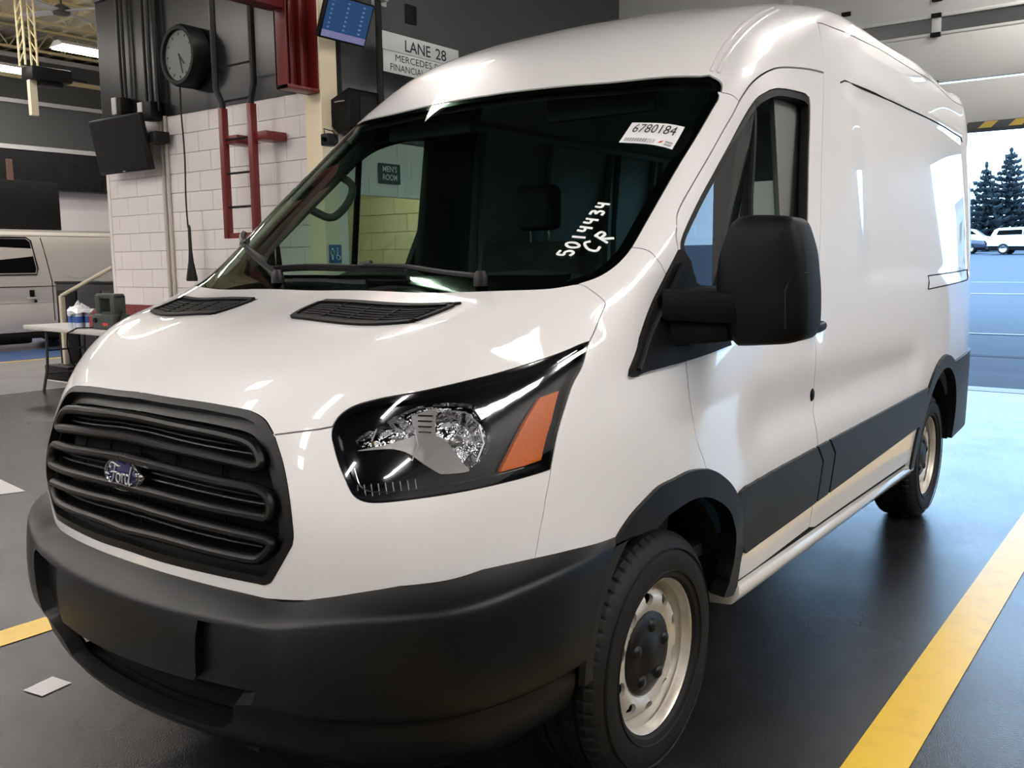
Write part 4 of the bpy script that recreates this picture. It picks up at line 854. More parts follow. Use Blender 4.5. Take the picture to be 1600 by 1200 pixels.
# ------------------------------------------------------------------ lamps over the lanes, some of them added fill
for x,y,z,L,w,rz,lb in ((-4.13,4.2,5.9,1.6,.46,0,'long ceiling light close to the grey side wall by the red guard'),(-3.9,-.7,6.0,.7,.4,0,'short ceiling light over the left lane line, level with the bumper'),(-3.3,-3.2,6.0,1.2,.4,0,'ceiling light over the left lane line, behind the camera'),(-3.4,-7.5,6.0,2.2,.5,0,'unseen fill light added over the left lane line, far behind the camera'),  # the far one behind the camera is unseen, added to brighten the fascia
    (.8,-4.5,6.0,2.2,.42,0,'added fill light in the middle row, first behind the camera'),(.8,-8.0,6.0,2.2,.5,0,'added fill light in the middle row, second behind the camera'),(.8,-11.5,6.0,2.2,.5,0,'added fill light in the middle row, last behind the camera'),  # unseen row, added to brighten the front of the van
    (4.4,1.5,6.0,1.3,.16,90,'ceiling light over the driver side lane, turned across it'),(4.8,-3.5,6.0,2.2,.25,0,'added fill light over the driver side lane, behind the camera'),(4.8,-8.5,6.0,2.2,.25,0,'added fill light over the driver side lane, far behind the camera'),(7.0,3.4,6.0,2.6,.9,0,'wide added fill light near the right wall, level with the van middle'),  # the pair behind the camera and the wide one are unseen added fill
    (2.3,7.2,6.0,1.5,.45,0,'ceiling light over the yellow line near the garage door'),(7.2,5.4,6.0,1.6,.4,0,'ceiling light near the right wall'),(7.6,.6,6.0,2.4,.9,0,'added fill light near the right wall, level with the bonnet'),(6.2,2.6,6.0,1.2,.2,0,'added fill light over the driver side lane, beside the van middle'),(7.4,-6.0,6.0,2.4,.25,0,'added fill light near the right wall, behind the camera'),(-6.4,-5.0,6.0,2.2,1.1,0,'added fill light for the block wall, first row'),(-6.4,-9.0,6.0,2.2,1.1,0,'added fill light for the block wall, second row'),(1.3,9.4,5.0,1.6,.30,90,'ceiling light right above the raised garage door'),(-6.4,-12.0,6.0,2.2,1.1,0,'added fill light for the block wall, last row'),(-9.3,-8.0,6.0,2.2,1.1,0,'added fill light over the aisle, well behind the camera')):  # bonnet, van middle, block wall, aisle and behind-camera lamps are unseen added fill
    batten(x,y,z,L,lb,w,math.radians(rz))
for x,y,z,L,rz,lb in ((-15.3,8.6,5.55,1.3,0,'glowing lamp under the cream roof joists, beside the black upper wall'),(-17.8,8.1,5.5,1.3,0,'glowing lamp under the roof at the left edge of the picture'),(-12.4,5.2,6.0,1.5,0,'ceiling lamp over the grey aisle beside the block wall'),(-15.7,4.4,6.0,4.2,112,'long ceiling lamp over the far van'),(-17.0,1.3,6.0,1.4,0,'ceiling lamp in front of the far van'),(-17.0,-2.2,6.0,2.4,0,'ceiling lamp over the far lane, well in front of the far van'),(-13.0,-2.0,6.0,2.4,0,'ceiling lamp over the grey aisle in front of the lanes'),(-9.5,-3.0,6.0,2.2,0,'ceiling lamp over the aisle edge in front of the block wall'),(-12.5,13.0,6.0,1.6,0,'ceiling lamp behind the block room')):
    batten(x,y,z,L,lb,.5,math.radians(rz))
batten(-4.85,5.7,2.70,.8,'small ceiling lamp inside the alcove by the room sign',.3,0)
# ------------------------------------------------------------------ things on the block wall
M_=lambda x,y,z,rx=90,rz=0: Matrix.Translation((x,y,z))@Euler((math.radians(rx),0,math.radians(rz))).to_matrix().to_4x4()
MX=lambda x,y,z: Matrix(((0,0,1,x),(1,0,0,y),(0,1,0,z),(0,0,0,1)))           # faces +x, local x runs along +y
CLOCKF=mat('clock_face',(.19,.21,.20),.5); BLK=mat('matt_black',(.005,.005,.005),.5,spec=.25); SCREEN=mat('tv_screen',(.002,.002,.0022),.12,spec=.08)
RED=mat('red_steel',(.155,.014,.013),.35); WBOX=mat('white_box',(.6,.6,.58),.5); BEIGEP=mat('beige_pipe',(.55,.50,.44),.5); ALU=mat('cream_rail',(.62,.55,.42),.5)
ck=empty('wall_clock',(-6.31,4.60,3.565),'round wall clock with deep black rim on the black upper wall','clock')
lathe('clock_rim',[(.245,-.10),(.25,-.13),(.285,-.13),(.305,-.09),(.305,.05),(.27,.085),(0,.085)],BLK,ck,48,'y'); lathe('clock_face',[(0,-.095),(.247,-.095)],CLOCKF,ck,48,'y')
for k in range(12):
    a=2*math.pi*k/12; MB().box(-.006,.006,-.099,-.095,.195,.222,Matrix.Rotation(a,4,'Y')).build('hour_mark',INK,ck)
for L,a in ((.12,2.4),(.18,2.9)): MB().box(-.006,.006,-.104,-.098,-.02,L,Matrix.Rotation(a,4,'Y')).build('clock_hand',INK,ck)
cd=empty('hanging_flex',(-6.33,4.52,1.3),'black cord hanging from the wall clock with a flared black end','cord')
tube('cord',[(-.02+.13*(1-t)*0-.01*math.sin(9*t),.0,.55+1.42*t) for t in np.linspace(0,1,24)],.009,BLK,cd,6)
V,F=lathe_geo([(.01,.58),(.022,.55),(.026,.32),(.04,.2),(.085,.02),(.08,.0),(0,.0)],16,'z'); MB().add([(v[0],v[1]*.5,v[2]) for v in V],F).build('flared_end',BLK,cd,smooth=True)
# television, tilted
tv=empty('wall_television',(-7.4,4.45,2.77),'flat black television tilted on a bracket at the wall corner','television')
Mt=Matrix.Rotation(math.radians(10.5),4,'X'); 
MB().box(-.505,.505,-.03,.03,-.295,.295,Mt).build('screen_frame',BLK,tv,bevel=.012); MB().box(-.48,.48,-.033,-.030,-.265,.275,Mt).build('screen',SCREEN,tv)
MB().box(-.02,.02,-.034,-.031,-.285,-.275,Mt).build('logo_strip',WBOX,tv); MB().box(.40,.62,.03,.20,-.02,.10).build('bracket',BLK,tv,bevel=.01); MB().box(-.1,.1,.03,.24,-.1,.1).build('bracket',BLK,tv,bevel=.01)
# conduits and boxes
for i,(x,y0,z0,z1) in enumerate(((-7.60,4.62,3.30,6.3),(-7.52,4.62,3.22,6.3),(-7.12,4.62,3.18,6.3),(-7.03,4.62,3.10,6.3),(-6.99,4.60,3.10,6.3),(-6.90,4.62,3.10,6.3))):
    c=tube('conduit_pipe',[(0,0,0),(0,0,z1-z0)],.017 if i!=3 else .024,BLK,None,8); c.location=(x,y0,z0); tag(c,['thin black conduit pipe on the black wall, leftmost','thin black conduit pipe second from the left on the black wall','black conduit pipe left of the thick one on the black wall','thicker black conduit pipe on the black wall left of the clock','black conduit pipe touching the thick one on the right','black conduit pipe nearest the wall clock'][i],'pipe','conduits on the black wall')
for x,z,w,h,lb in ((-7.56,3.20,.13,.20,'white and black junction box under the left pair of conduits'),(-7.02,3.10,.20,.19,'white and black junction box under the group of conduits by the clock')):
    j=empty('junction_box',(x,4.60,z),lb,'box'); MB().box(-w/2,w/2,-.07,.07,-h/2,h/2).build('box_body',BLK,j,bevel=.008); MB().box(-w/2-.03,-w/2+.05,-.085,-.06,-h/2+.02,h/2).build('box_cover',WBOX,j,bevel=.004)
for i,x in enumerate((-6.99,-6.90)):
    c=tube('conduit_pipe',[(0,0,0),(0,0,2.1)],.020,BEIGEP,None,8); c.location=(x,4.68,.95); tag(c,['beige painted conduit on the white blocks, left of the pair','beige painted conduit on the white blocks, right of the pair'][i],'pipe','conduits on the white blocks')
# red ladder
ld=empty('wall_ladder',(-5.3,4.45,1.6),'red steel wall ladder with black rungs starting above the floor','ladder')
for x in (-.27,.17):
    MB().box(x-.03,x+.03,-.035,.035,.12,1.36).build('ladder_rail',RED,ld,bevel=.004)
    tube('ladder_rail_top',[(x,0,1.30),(x,0,1.40),(x-.09 if x<0 else x+.05,0,1.55),(x-.09 if x<0 else x+.05,0,2.9)],.03,BLK,ld,8)
    MB().box(x,x+.20,-.0,.24,1.02,1.10).build('ladder_bracket',RED,ld,bevel=.004)
for z in (.42,.74,1.06,1.42,1.74): tube('ladder_rung',[(-.27,0,z),(.17,0,z)],.011,BLK,ld,8)
MB().box(-.27,.17,-.02,.02,.12,.17).build('ladder_foot_bar',RED,ld)
# red steel guard and beam
rg=empty('steel_guard',(-4.5,4.48,3.0),'red steel channel guard hanging at the cream corner column','guard')
MB().box(-.075,-.055,-.18,.18,0,2.2).build('guard_back',RED,rg); MB().box(-.075,.085,-.18,-.165,0,2.2).build('guard_flange',RED,rg,bevel=.003); MB().box(-.075,.085,.165,.18,0,2.2).build('guard_flange',RED,rg,bevel=.003); MB().box(-.075,.09,-.18,.18,0,.035).build('guard_foot',RED,rg,bevel=.003)
for y in (-.07,.05): MB().box(-.055,.02,y-.02,y+.02,.035,2.2).build('guard_rib',RED,rg,bevel=.008)
rb_=MB().box(-.08,.09,-4.2,-.02,0,.22).build('steel_beam',RED,None,bevel=.004); rb_.location=(-4.5,4.30,3.66); tag(rb_,'red overhead steel beam running from the red guard towards the camera','beam')
# monitor, sign, speaker, camera
mn=empty('hanging_monitor',(-4.12,4.75,3.6),'blue-screened monitor hanging tilted in front of the cream column','monitor')
BLUES=mat('monitor_picture',(.02,.06,.17),.3,emit=(.03,.10,.26),estr=.28); TXT=mat('monitor_text',(.4,.5,.7),.4,emit=(.35,.45,.7),estr=.4); BAND=mat('monitor_band',(.2,.2,.35),.4,emit=(.15,.14,.28),estr=.6)
Mm=Matrix(((0,-math.sin(.40),math.cos(.40),0),(1,0,0,0),(0,math.cos(.40),math.sin(.40)*-1,0),(0,0,0,1)))
Mm=Matrix(((0,.40,.917,0),(1,0,0,0),(0,.917,-.40,0),(0,0,0,1)))
MB().box(-.275,.275,-.19,.19,-.05,0,Mm).build('monitor_case',BLK,mn,bevel=.006); MB().box(-.258,.258,-.172,.172,.001,.003,Mm).build('monitor_screen',BLUES,mn); MB().box(-.258,.258,-.172,-.115,.0032,.0042,Mm).build('monitor_band',BAND,mn)
for cx in (-.20,-.02,.16):
    for k in range(7): text_on('screen_text',('R%d' if cx<0 else '%d00')%(k+1),Mm@Matrix.Translation((cx,.14-k*.038,.0045)),.022,TXT,mn,thick=0)
tube('monitor_pole',[(-.05,0,0),(-.05,0,2.6)],.02,BLK,mn,8)
sg=empty('lane_sign',(-4.12,5.72,3.44),'white sign with black lane number and company name hanging by the dark wall','sign')
SIGN=mat('sign_white',(.80,.82,.80),.45,emit=None)
Ms=MX(0,0,0)
MB().box(-.555,.555,.0,.165,-.008,0,Ms).build('sign_panel',SIGN,sg,bevel=.003); MB().box(-.53,.555,-.20,-.004,-.008,0,Ms).build('sign_panel',SIGN,sg,bevel=.003)
text_on('sign_text','LANE',Ms@Matrix.Translation((-.055,.075,0)),.1,INK,sg,w=.36,h=.105,bold=.008); text_on('sign_text','28',Ms@Matrix.Translation((.28,.075,0)),.1,INK,sg,w=.16,h=.105,bold=.008)
text_on('sign_text','MERCEDES',Ms@Matrix.Translation((-.115,-.055,0)),.06,INK,sg,w=.51,h=.062); text_on('sign_text','BENZ',Ms@Matrix.Translation((.31,-.055,0)),.06,INK,sg,w=.25,h=.062)
text_on('sign_text','FINANCIAL',Ms@Matrix.Translation((-.205,-.145,0)),.06,INK,sg,w=.47,h=.062); text_on('sign_text','SERVICES',Ms@Matrix.Translation((.275,-.145,0)),.06,INK,sg,w=.42,h=.062)
tube('sign_pole',[(-.02,-.56,-.85),(-.02,-.56,2.9)],.03,BLK,sg,8)
for dz in (.55,.42): MB().box(-.04,.04,-.62,-.48,dz,dz+.08).build('sign_clamp',WBOX,sg,bevel=.005)
sp=empty('wall_speaker',(-4.3,5.0,2.85),'black angular loudspeaker mounted at the cream column above the van pillar','speaker')
pr=[(-.13,.10),(.13,.19),(.15,.17),(.15,-.17),(-.02,-.20),(-.15,-.10)]
MB().add([(x,y,z) for y in (-.22,.22) for x,z in pr],[tuple(range(6)),tuple(range(6,12))]+[(k,(k+1)%6,6+(k+1)%6,6+k) for k in range(6)]).build('speaker_box',TRIM,sp,bevel=.008)
MB().box(-.12,.11,-.225,-.22,-.005,.005).build('speaker_slot',BLK,sp); MB().box(.15,.155,-.10,.18,-.14,.13).build('speaker_grille',BLK,sp); MB().box(-.05,.08,-.224,-.22,.075,.085).build('speaker_badge',GREYINK,sp)
tube('speaker_arm',[(-.1,0,-.15),(-.16,0,-.30),(-.2,-.05,-.30)],.02,BLK,sp,8)
cm=empty('wall_camera',(-4.22,4.58,2.565),'small black camera bracket on the cream column below the speaker','camera'); MB().box(-.06,.05,-.05,.07,-.055,.05).build('camera_body',BLK,cm,bevel=.01); V,F=lathe_geo([(0,-.075),(.02,-.075),(.022,-.05)],12,'y'); MB().add(V,F).build('camera_lens',GLOSSB,cm); tube('camera_wire',[(-.03,-.02,.04),(-.01,-.05,.09),(.05,0,.07),(.06,.05,.0)],.006,BLK,cm,6)
sq=MB().box(-.01,.02,-.075,.075,-.09,.09).build('wall_plate',BLK,None,bevel=.003); sq.location=(-4.43,5.9,3.93); tag(sq,'small black square plate on the grey wall above the lane sign','plate')
for i,(y,z) in enumerate(((5.20,4.0),(5.42,3.98))):
    b=MB().box(0,.09,-.06,.06,-.08,.08).build('outlet_box',WBOX,None,bevel=.006); b.location=(-4.43,y,z); tag(b,['white electrical box above the lane sign pole, left','white electrical box above the lane sign pole, right'][i],'box')
SIGNB=mat('sign_dark_green',(.03,.045,.05),.5); SIGNBL=mat('sign_blue',(.02,.12,.30),.5)
ms_=empty('room_sign',(-4.42,5.53,2.343),'small dark sign with white lettering seen through the passenger window','sign')
MB().box(-.15,.15,-.098,.098,0,.012,MX(0,0,0)).build('sign_panel',SIGNB,ms_,bevel=.003)
text_on('sign_text',"MEN'S",MX(.012,0,0)@Matrix.Translation((0,.045,0)),.06,WHITE,ms_,w=.20,h=.058,bold=.01); text_on('sign_text','ROOM',MX(.012,0,0)@Matrix.Translation((0,-.035,0)),.06,WHITE,ms_,w=.20,h=.058,bold=.01)
hs2=empty('access_sign',(-4.40,4.765,1.555),'blue sign with white figure and wheelchair symbol on the cream column','sign')
MB().box(-.075,.075,-.085,.085,0,.010,MX(0,0,0)).build('sign_panel',SIGNBL,hs2,bevel=.003)
mb=MB(); mx=MX(.012,0,0)
mb.box(-.052,-.030,-.055,.03,0,.002,mx).box(-.060,-.022,-.01,.03,0,.002,mx); V,F=lathe_geo([(0,0),(.011,0)],10,'z'); mb.add([mx@Vector((v[0]-.041,v[1]+.045,.002)) for v in V],F); mb.build('person_symbol',WHITE,hs2)
P=[tuple(mx@Vector((.03+.026*math.cos(t),-.028+.026*math.sin(t),.002))) for t in np.linspace(2.3,6.6,14)]; mb=MB().tube(P,.004,6); mb.tube([tuple(mx@Vector(p)) for p in ((.02,.035,.002),(.022,-.015,.002),(.045,-.018,.002),(.056,-.05,.002))],.004,6); V,F=lathe_geo([(0,0),(.009,0)],10,'z'); mb.add([mx@Vector((v[0]+.02,v[1]+.05,.002)) for v in V],F); mb.build('wheelchair_symbol',WHITE,hs2)
# ------------------------------------------------------------------ folding table and what lies on it
TABW=mat('table_top_grey',(.58,.55,.52),.5); DKMET=mat('dark_metal_tube',(.05,.055,.06),.45)
tb=empty('folding_table',(-8.0,4.25,0),'grey-white folding table with bent dark legs by the block wall','table',None,math.radians(-3))
MB().box(-.98,.98,-.31,.31,.735,.785).build('table_top',TABW,tb,bevel=.012)
for x,sx in ((-.62,-1),(.62,1)):
    for y in (-.22,.22): tube('table_leg',[(x+.06,y,.735),(x+.02,y,.30),(x-.13 if sx<0 else x+.13,y,.0)],.017,DKMET,tb,8)
    tube('leg_brace',[(x+.04,-.22,.5),(x+.04,.22,.5)],.012,DKMET,tb,8); tube('leg_brace',[(x-.02,-.22,.22),(x-.02,.22,.22)],.012,DKMET,tb,8)
PACK=mat('starter_grey',(.045,.055,.05),.55); REDP=mat('red_plastic',(.30,.035,.02),.45)
pk=empty('jump_starter',(-7.30,4.15,.785),'dark grey portable jump starter with handle on the folding table','jump starter')
MB().box(-.22,.22,-.11,.11,.0,.17).build('starter_body',PACK,pk,bevel=.03); MB().box(-.20,-.11,-.07,.07,.15,.37).build('starter_upright',PACK,pk,bevel=.015); MB().box(.10,.19,-.07,.07,.15,.37).build('starter_upright',PACK,pk,bevel=.015); MB().box(-.20,.19,-.06,.06,.33,.385).build('starter_handle',PACK,pk,bevel=.015); MB().box(-.12,.11,-.05,.05,.15,.19).build('starter_panel',PACK,pk,bevel=.01)
MB().box(.02,.12,-.115,-.108,.045,.075).build('starter_label',REDINK,pk); lathe('starter_knob',[(0,-.13),(.025,-.13),(.028,-.10)],BLK,pk,14,'y',(-.12,0,.10)); tube('starter_cable',[(.2,-.05,.06),(.27,-.06,.14),(.25,-.02,.22)],.014,BLK,pk,6)
rd=empty('red_clamp',(-7.60,4.12,.785),'red plastic cable clamp between the wrapped bottles and the jump starter','clamp'); MB().box(-.05,.05,-.04,.04,.0,.15).build('clamp_body',REDP,rd,bevel=.02); tube('clamp_jaw',[(-.02,0,.13),(.03,0,.19),(.06,0,.17)],.018,REDP,rd,8)
BOTB=mat('blue_label_wrap',(.04,.10,.38),.25,coat=.5); BOTW=mat('clear_bottle_wrap',(.55,.62,.70),.2,coat=.6)
for i,(x,y,z) in enumerate(((-7.95,4.05,.785),(-7.87,4.06,.785),(-7.79,4.05,.785),(-7.94,4.14,.785),(-7.85,4.15,.785),(-7.76,4.14,.785))):
    b=empty('water_bottle',(x,y,z),['water bottle with blue label, front left of the wrapped pack','water bottle with blue label, front middle of the wrapped pack','water bottle with blue label, front right of the wrapped pack','water bottle with blue label, back left of the wrapped pack','water bottle with blue label, back middle of the wrapped pack','water bottle with blue label, back right of the wrapped pack'][i],'bottle','water bottles on the folding table')
    lathe('bottle_body',[(0,0),(.036,.0),(.038,.03),(.036,.15),(.030,.18),(.014,.205),(.013,.22)],BOTW,b,16,'z'); lathe('bottle_label',[(.0385,.06),(.039,.065),(.039,.125),(.0385,.13)],BOTB,b,16,'z'); lathe('bottle_cap',[(.015,.215),(.015,.235),(0,.236)],WBOX,b,12,'z')
fm=mat('plastic_film',(.75,.78,.80),.15,coat=.8)
rng=np.random.RandomState(3); V=[];F=[];n=14
for k in range(n):
    for j in range(5):
        t=2*math.pi*k/n; r=(.15,.165,.13,.07,.02)[j]*(1+.18*rng.randn()*.6); V.append((r*1.15*math.cos(t),r*.8*math.sin(t),(.0,.03,.06,.085,.12)[j]+.015*rng.randn()))
for k in range(n):
    for j in range(4): F.append((k*5+j,((k+1)%n)*5+j,((k+1)%n)*5+j+1,k*5+j+1))
fo=MB().add(V,F).build('plastic_wrap',fm,None,smooth=False); fo.location=(-7.85,4.10,.945); tag(fo,'crumpled clear plastic wrap over the water bottles','wrap')
cb=tube('power_cable',[(-7.5,4.1,.80),(-7.62,3.93,.80),(-7.78,3.90,.74),(-7.86,3.93,.60),(-7.88,3.98,.40),(-7.84,4.05,.28)],.008,BLK,None,6); tag(cb,'black cable looping off the folding table front edge','cable')
# behind the table
DARKC=mat('dark_cabinet_paint',(.020,.021,.023),.5)
c2=empty('tool_cabinet',(-9.35,5.2,0),'low dark cabinet behind the stair rail and table','cabinet'); MB().box(-.85,.85,-.18,.35,0,1.24).build('cabinet_body',DARKC,c2,bevel=.01)
MB().box(-.80,-.30,-.20,-.17,.1,1.15).build('cabinet_door',TRIM,c2,bevel=.006); MB().box(-.26,.30,-.20,-.17,.1,1.15).build('cabinet_door',DARKC,c2,bevel=.006); MB().box(.34,.80,-.20,-.17,.1,1.15).build('cabinet_door',DARKC,c2,bevel=.006); MB().box(-.85,.85,-.19,.36,1.24,1.27).build('cabinet_top',BLK,c2)
c1=empty('tall_cabinet',(-8.82,5.75,0),'tall dark locker slab behind the block wall corner','cabinet'); MB().box(-.95,.42,-.12,.4,0,1.95).build('cabinet_body',mat('dark_slab',(.035,.036,.038),.5),c1,bevel=.01); MB().box(-.95,.42,-.14,.42,1.95,1.98).build('cabinet_top',BLK,c1)
hd_=empty('stair_rail',(-9.72,4.85,0),'cream wooden stair handrail with post beside the dark cabinet','handrail'); tube('handrail_bar',[(0,0,1.09),(1.17,.06,1.45)],.024,ALU,hd_,10); MB().box(-.03,.03,-.03,.03,0,1.09).build('handrail_post',ALU,hd_,bevel=.006)
bx=empty('floor_crate',(-9.60,4.78,0),'low black crate on the grey floor under the table','crate'); MB().box(-.26,.34,-.15,.18,0,.20).build('crate_body',BLK,bx,bevel=.01); MB().box(-.26,.34,-.155,-.145,.0,.014).build('crate_edge',WBOX,bx)
# hanging board in the far hall
bd=empty('hanging_board',(-16.6,8.0,2.2),'black board hanging on two posts above the far van','board'); MB().box(-.03,.03,-5,.42,.0,.95).build('board_panel',BLK,bd,bevel=.006)
for y in (-1.5,-.5): MB().box(-.03,.03,y-.05,y+.05,.95,1.35).build('board_post',mat('rust_post',(.10,.055,.04),.6) if 'rust_post' not in MATS else MATS['rust_post'],bd)
pj=empty('hanging_heater',(-14,7.0,4.72),'black ceiling unit hung on a cream lattice pole near the glowing lamps','heater')
for dx in (-.10,.10):
    for dy in (-.1,.1): tube('hanger_rod',[(dx,dy-.25,.1),(dx,dy-.25,2.0)],.02,STEELT,pj,6)
mb=MB()
for k in range(9): z=.15+k*.2; mb.tube([(-.1,-.35,z),(.1,-.35,z+.2)],.012,5); mb.tube([(-.1,-.15,z+.2),(.1,-.15,z)],.012,5)
w_=mb.build('hanger_lattice',STEELT,pj); w_['kind']='stuff'
MB().box(-.2,.2,-.30,.40,-.12,.10).build('heater_body',BLK,pj,bevel=.03); MB().box(-.15,.15,-.15,.25,-.2,-.1).build('heater_vent',BLK,pj,bevel=.02); tube('heater_arm',[(0,.3,.02),(0,.75,-.02)],.02,BLK,pj,6); MB().box(-.05,.05,-.28,-.16,-.7,-.12).build('heater_post',ALU,pj)
fan=empty('ceiling_fan',(-14.6,7.7,6.0),'white bladed ceiling fan below the cream roof deck','fan'); lathe('fan_motor',[(0,-.06),(.14,-.05),(.16,.05),(.05,.12),(.02,.12),(.02,.65)],GREYW,fan,20,'z')
for k in range(4): MB().box(.15,.85,-.08,.08,-.01,.01,Matrix.Rotation(math.pi*(k*.5+.12),4,'Z')@Matrix.Rotation(.15,4,'X')).build('fan_blade',WBOX,fan)
# ------------------------------------------------------------------ the other white van
V2P=mat('van_paint_cream',(.62,.58,.53),.3,coat=1.0)
def other_van():
    t=empty('panel_van',(-15.5,6.2,0),'white older panel van parked at the far left beyond the stair rail','van')
    prof=[(.85,.28),(.97,.32),(1.0,.45),(1.0,.80),(.985,.84),(1.0,.90),(.99,1.30),(.955,1.75),(.92,1.98),(.84,2.08),(.6,2.13),(0,2.15)]
    full=[(-x,z) for x,z in prof]+[(x,z) for x,z in prof[::-1]]
    ys=np.concatenate([[-3.1,-2.9],np.linspace(-2.4,2.2,8),[2.45]]); sc=[.86,.95]+[1]*8+[.97]
    V=[(x*s,y,.28+(z-.28)*(1 if y>-2.5 else .8)) for y,s in zip(ys,sc) for x,z in full]; n=len(full); F=[(i*n+k,i*n+(k+1)%n,(i+1)*n+(k+1)%n,(i+1)*n+k) for i in range(len(ys)-1) for k in range(n)]+[tuple(range(n)),tuple((len(ys)-1)*n+k for k in range(n))]
    MB().add(V,F).build('body',V2P,t,smooth=True).data.set_sharp_from_angle(angle=math.radians(35))
    def plate(name,pts,m,off,par=t):
        f=lambda y,z:(float(np.interp(z,[p[1] for p in prof],[p[0] for p in prof]))+off,y,z)
        return MB().add([f(y,z) for y,z in pts],[tuple(range(len(pts)))]).build(name,m,par)
    plate('side_window',[(-.95,1.36),(.64,1.36),(.66,1.44),(.60,1.90),(.54,1.955),(-.75,1.955)],SCREEN,.006)
    mb=lambda pts,r,name,m: tube(name,[(float(np.interp(z,[p[1] for p in prof],[p[0] for p in prof]))+.003,y,z) for y,z in pts],r,m,t,6)
    mb([(-.97,1.33),(.66,1.33),(.69,1.44),(.62,1.93),(.55,1.98),(-.8,1.98)],.014,'window_rubber',BLK)
    mb([(.80,1.98),(.86,1.6),(.92,1.2),(.92,.5)],.008,'door_seam',SEAM); mb([(-1.1,1.12),(1.9,1.12)],.008,'body_crease',SEAM); mb([(-2,.84),(2,.84)],.010,'rub_strip',V2P); mb([(1.15,1.32),(1.3,1.27),(1.9,1.27)],.006,'panel_crease',V2P); mb([(-1,2.02),(2.2,2.02)],.014,'drip_rail',V2P)
    MB().box(1.0,1.03,.50,.58,.94,1.06).build('door_handle',TRIM,t,bevel=.006); MB().box(1.0,1.035,.44,.62,.90,.93).build('door_handle',V2P,t,bevel=.006)
    lathe('door_lock',[(0,.02),(.02,.02),(.025,0)],TRIM,t,10,'x',(1.0,.60,.86))
    MB().box(.7,1.0,-2,2.3,.20,.30).build('sill',BLK,t,bevel=.02); MB().box(.3,.8,-.5,.6,.10,.25).build('exhaust',BLK,t,bevel=.05)
    for y in (-1.9,1.75):
        for x in (-.8,.8):
            w=empty('wheel',(x,y,.35)); w.parent=t; lathe('tyre',[(.2,-.11),(.33,-.12),(.35,-.08),(.35,.08),(.33,.12),(.2,.11)],RUBBER,w,28); lathe('rim',[(0,.07),(.1,.08),(.19,.06),(.21,.10)],STEEL,w,24)
    MB().box(-.95,.95,2.4,2.52,.42,.62).build('rear_bumper',CHROME,t,bevel=.02)
other_van()
# ------------------------------------------------------------------ outdoors beyond the door
ASPH=mat('asphalt',(.018,.036,.068),.75,bump=(40,.3,.01),var=(2.0,(.0135,.029,.056),.4,.7)); SNOW=mat('parking_line_paint',(.45,.48,.50),.6)
def gz(y): return max(0.,(y-12.)*.0295)
V=[];F=[]
ys=[10.3,12,20,40,70,110,160]
for y in ys: V+=[(-90,y,gz(y)-.01),(90,y,gz(y)-.01)]
for k in range(len(ys)-1): F.append((2*k,2*k+1,2*k+3,2*k+2))
ap=MB().add(V,F).build('parking_lot',ASPH); struct(ap)
CRK=mat('asphalt_crack',(.008,.01,.014),.9)
for i,(y,w,lb) in enumerate(((16.2,.10,'white painted line across the lot nearest the door'),(27.0,.14,'white painted line across the lot, middle distance'),(33.0,.12,'white painted line across the lot, far of the three'))):
    o=MB().add([(-20,y,gz(y)+.006),(20,y+.8,gz(y+.8)+.006),(20,y+.8+w,gz(y+.8+w)+.006),(-20,y+w,gz(y+w)+.006)],[(0,1,2,3)]).build('parking_line',SNOW); tag(o,lb,'floor marking')
o=MB().add([(-20,13.4,.046),(20,13.7,.055),(20,13.76,.056),(-20,13.46,.048)],[(0,1,2,3)]).build('asphalt_joint',CRK); tag(o,'dark tar joint across the lot close to the door','floor marking')
def car(name,x,y,rz,paint,kind,label):
    t=empty(name,(x,y,gz(y)),label,'car',None,rz)
    if kind=='suv': pr=[(-2.45,.55),(-2.45,.95),(-2.30,1.10),(-2.05,1.62),(-1.80,1.74),(.2,1.78),(.75,1.70),(1.45,1.18),(2.35,1.02),(2.50,.80),(2.50,.45)]; wn=[(-1.95,1.18),(-1.78,1.58),(.25,1.62),(.62,1.56),(1.15,1.18)]; wh=(-1.45,1.50); W_=.95
    else: pr=[(-2.35,.50),(-2.35,.95),(-2.2,1.02),(-1.6,1.06),(-1.0,1.42),(.3,1.45),(1.1,1.02),(2.2,.90),(2.35,.70),(2.35,.40)]; wn=[(-1.45,1.07),(-.95,1.36),(.3,1.39),(.9,1.05)]; wh=(-1.4,1.4); W_=.88
    n=len(pr); V=[]
    for w,zs in ((-W_,.0),(-W_*.9,1),(W_*.9,1),(W_,.0)):
        for px,pz in pr: V.append((px,w if pz<1.2 or zs else w*.92,pz if zs else (pz if pz<1.15 else 1.15+(pz-1.15)*.93)))
    F=[(i*n+k,i*n+(k+1)%n,(i+1)*n+(k+1)%n,(i+1)*n+k) for i in range(3) for k in range(n)]+[tuple(range(n)),tuple(3*n+k for k in range(n))]
    MB().add(V,F).build('body',paint,t,bevel=.03)
    for s in (-1,1):
        MB().add([(a,s*W_*.985,b) for a,b in wn],[tuple(range(len(wn)))]).build('side_window',SCREEN,t)
        MB().box(-.35,-.27,s*W_*.99-.01,s*W_*.99+.01,1.1,1.62).build('window_post',paint,t)
        MB().box(-pr[1][0]*-1-.02,pr[1][0]+.25,s*W_*.72-.14,s*W_*.72+.16,.95,1.10).build('tail_lamp',REDINK,t,bevel=.02)
        for wx in wh:
            w=empty('wheel',(wx,s*W_*.88,.36)); w.parent=t; lathe('tyre',[(.2,-.12),(.34,-.12),(.36,-.08),(.36,.08),(.34,.12),(.2,.12)],RUBBER,w,24,'y'); lathe('rim',[(0,.02*s),(.20,.11*s),(.24,.13*s)],SATIN,w,10,'y')
    MB().box(-2.4,2.4,-W_*.9,W_*.9,.25,.55).build('underbody',SEAM,t,bevel=.05)
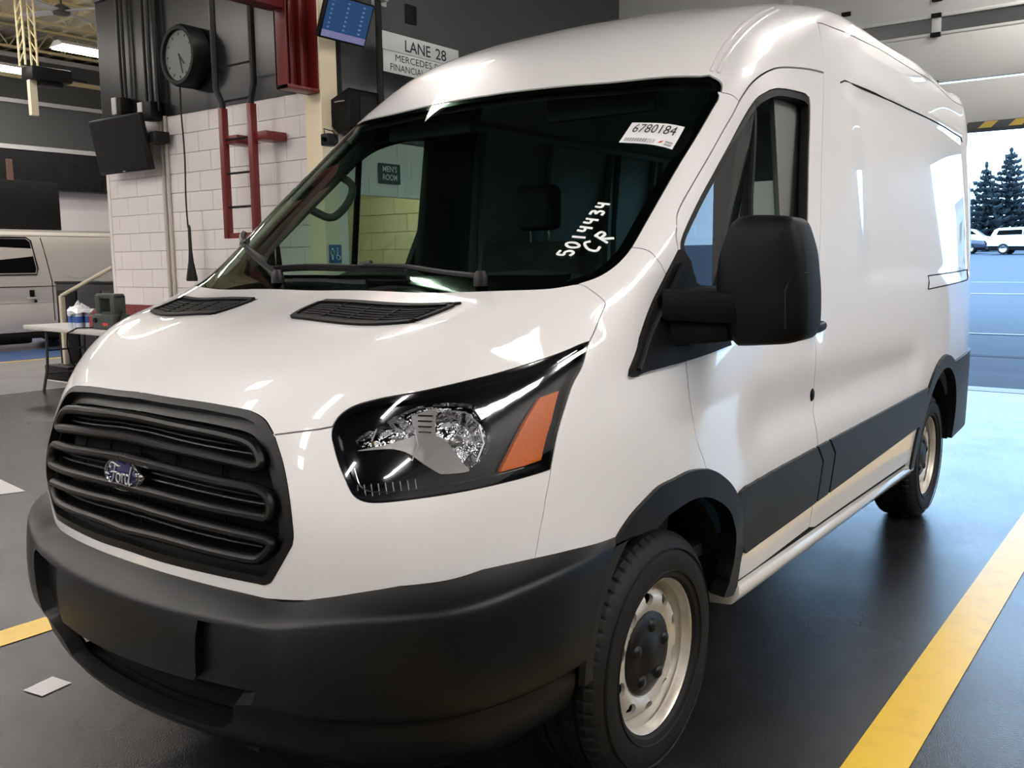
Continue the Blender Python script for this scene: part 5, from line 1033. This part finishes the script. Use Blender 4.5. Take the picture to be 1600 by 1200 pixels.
car('parked_suv',-7.4,69,math.radians(-4),PAINT,'suv','white estate car parked in the lot outside the door')
car('parked_car',-12.9,71.5,math.radians(4),mat('dark_car_paint',(.02,.03,.06),.3,coat=1.),'sedan','dark blue car parked behind the white estate car')
car('parked_suv',-13.2,78,math.radians(2),PAINT,'suv','white car half hidden behind the dark blue car')
LEAF=mat('spruce_green',(.022,.034,.040),.8); BARK=mat('bark',(.03,.025,.02),.9)
def spruce(x,y,h,r,seed,label,group='spruces beyond the lot'):
    t=empty('spruce_tree',(x,y,gz(y)),label,'tree',group); rg_=np.random.RandomState(seed)
    lathe('trunk',[(.22,0),(.12,h*.6),(.02,h)],BARK,t,8,'z')
    V=[];F=[]; tiers=int(h*2.1)
    for k in range(tiers):
        f=k/(tiers-1.); z=h*(.10+.88*f); R=r*(1-f)**.8+.12; m=int(7+5*(1-f))
        for j in range(m):
            a=2*math.pi*(j+rg_.rand())/m; L=R*(.65+.5*rg_.rand()); dr=.10+.16*rg_.rand(); w=.16+.20*L*.4
            for q in range(4):
                t0,t1=q/4.,(q+1)/4.; b0,b1=len(V),0
                for tt,ww in ((t0,w*(1-.7*t0)),(t1,w*(1-.7*t1))):
                    cx,cy=math.cos(a)*L*tt,math.sin(a)*L*tt; zz=z-dr*L*tt+.25*L*tt*tt+.08*rg_.randn(); px,py=-math.sin(a)*ww,math.cos(a)*ww
                    V+=[(cx+px,cy+py,zz-.12*ww),(cx,cy,zz+.10),(cx-px,cy-py,zz-.12*ww),(cx,cy,zz-.22)]
                F+=[(b0,b0+1,b0+5,b0+4),(b0+1,b0+2,b0+6,b0+5),(b0+2,b0+3,b0+7,b0+6),(b0+3,b0,b0+4,b0+7)]
    f_=MB().add(V,F).build('foliage',LEAF,t); f_['kind']='stuff'
for i,(x,y,h,r,lb) in enumerate(((-13.0,84,7.0,2.6,'shorter blue-green spruce next to the van rear corner'),(-11.4,85,8.2,3.0,'tallest blue-green spruce behind the white estate car'),(-8.6,86,4.6,3.0,'low spruce right of the tallest one'),(-15.4,86,5.0,3.0,'low spruce mostly hidden by the van rear'),(-5.4,88,6.5,2.8,'spruce outside the right picture edge'))):
    spruce(x,y,h,r,i+2,lb)
bl=empty('distant_building',(-2,118,gz(118)),'pale distant building with flat roof behind the spruces','building'); MB().box(-9,16,-4,4,0,7.8).build('building_wall',mat('pale_wall',(.30,.33,.36),.8),bl); MB().box(-9.3,16.3,-4.3,4.3,7.8,8.6).build('building_roof',mat('slate_roof',(.12,.13,.16),.7),bl)
for k in range(6): MB().box(-8+k*4,-6+k*4,-4.05,-4,3,5.5).build('window',SCREEN,bl)
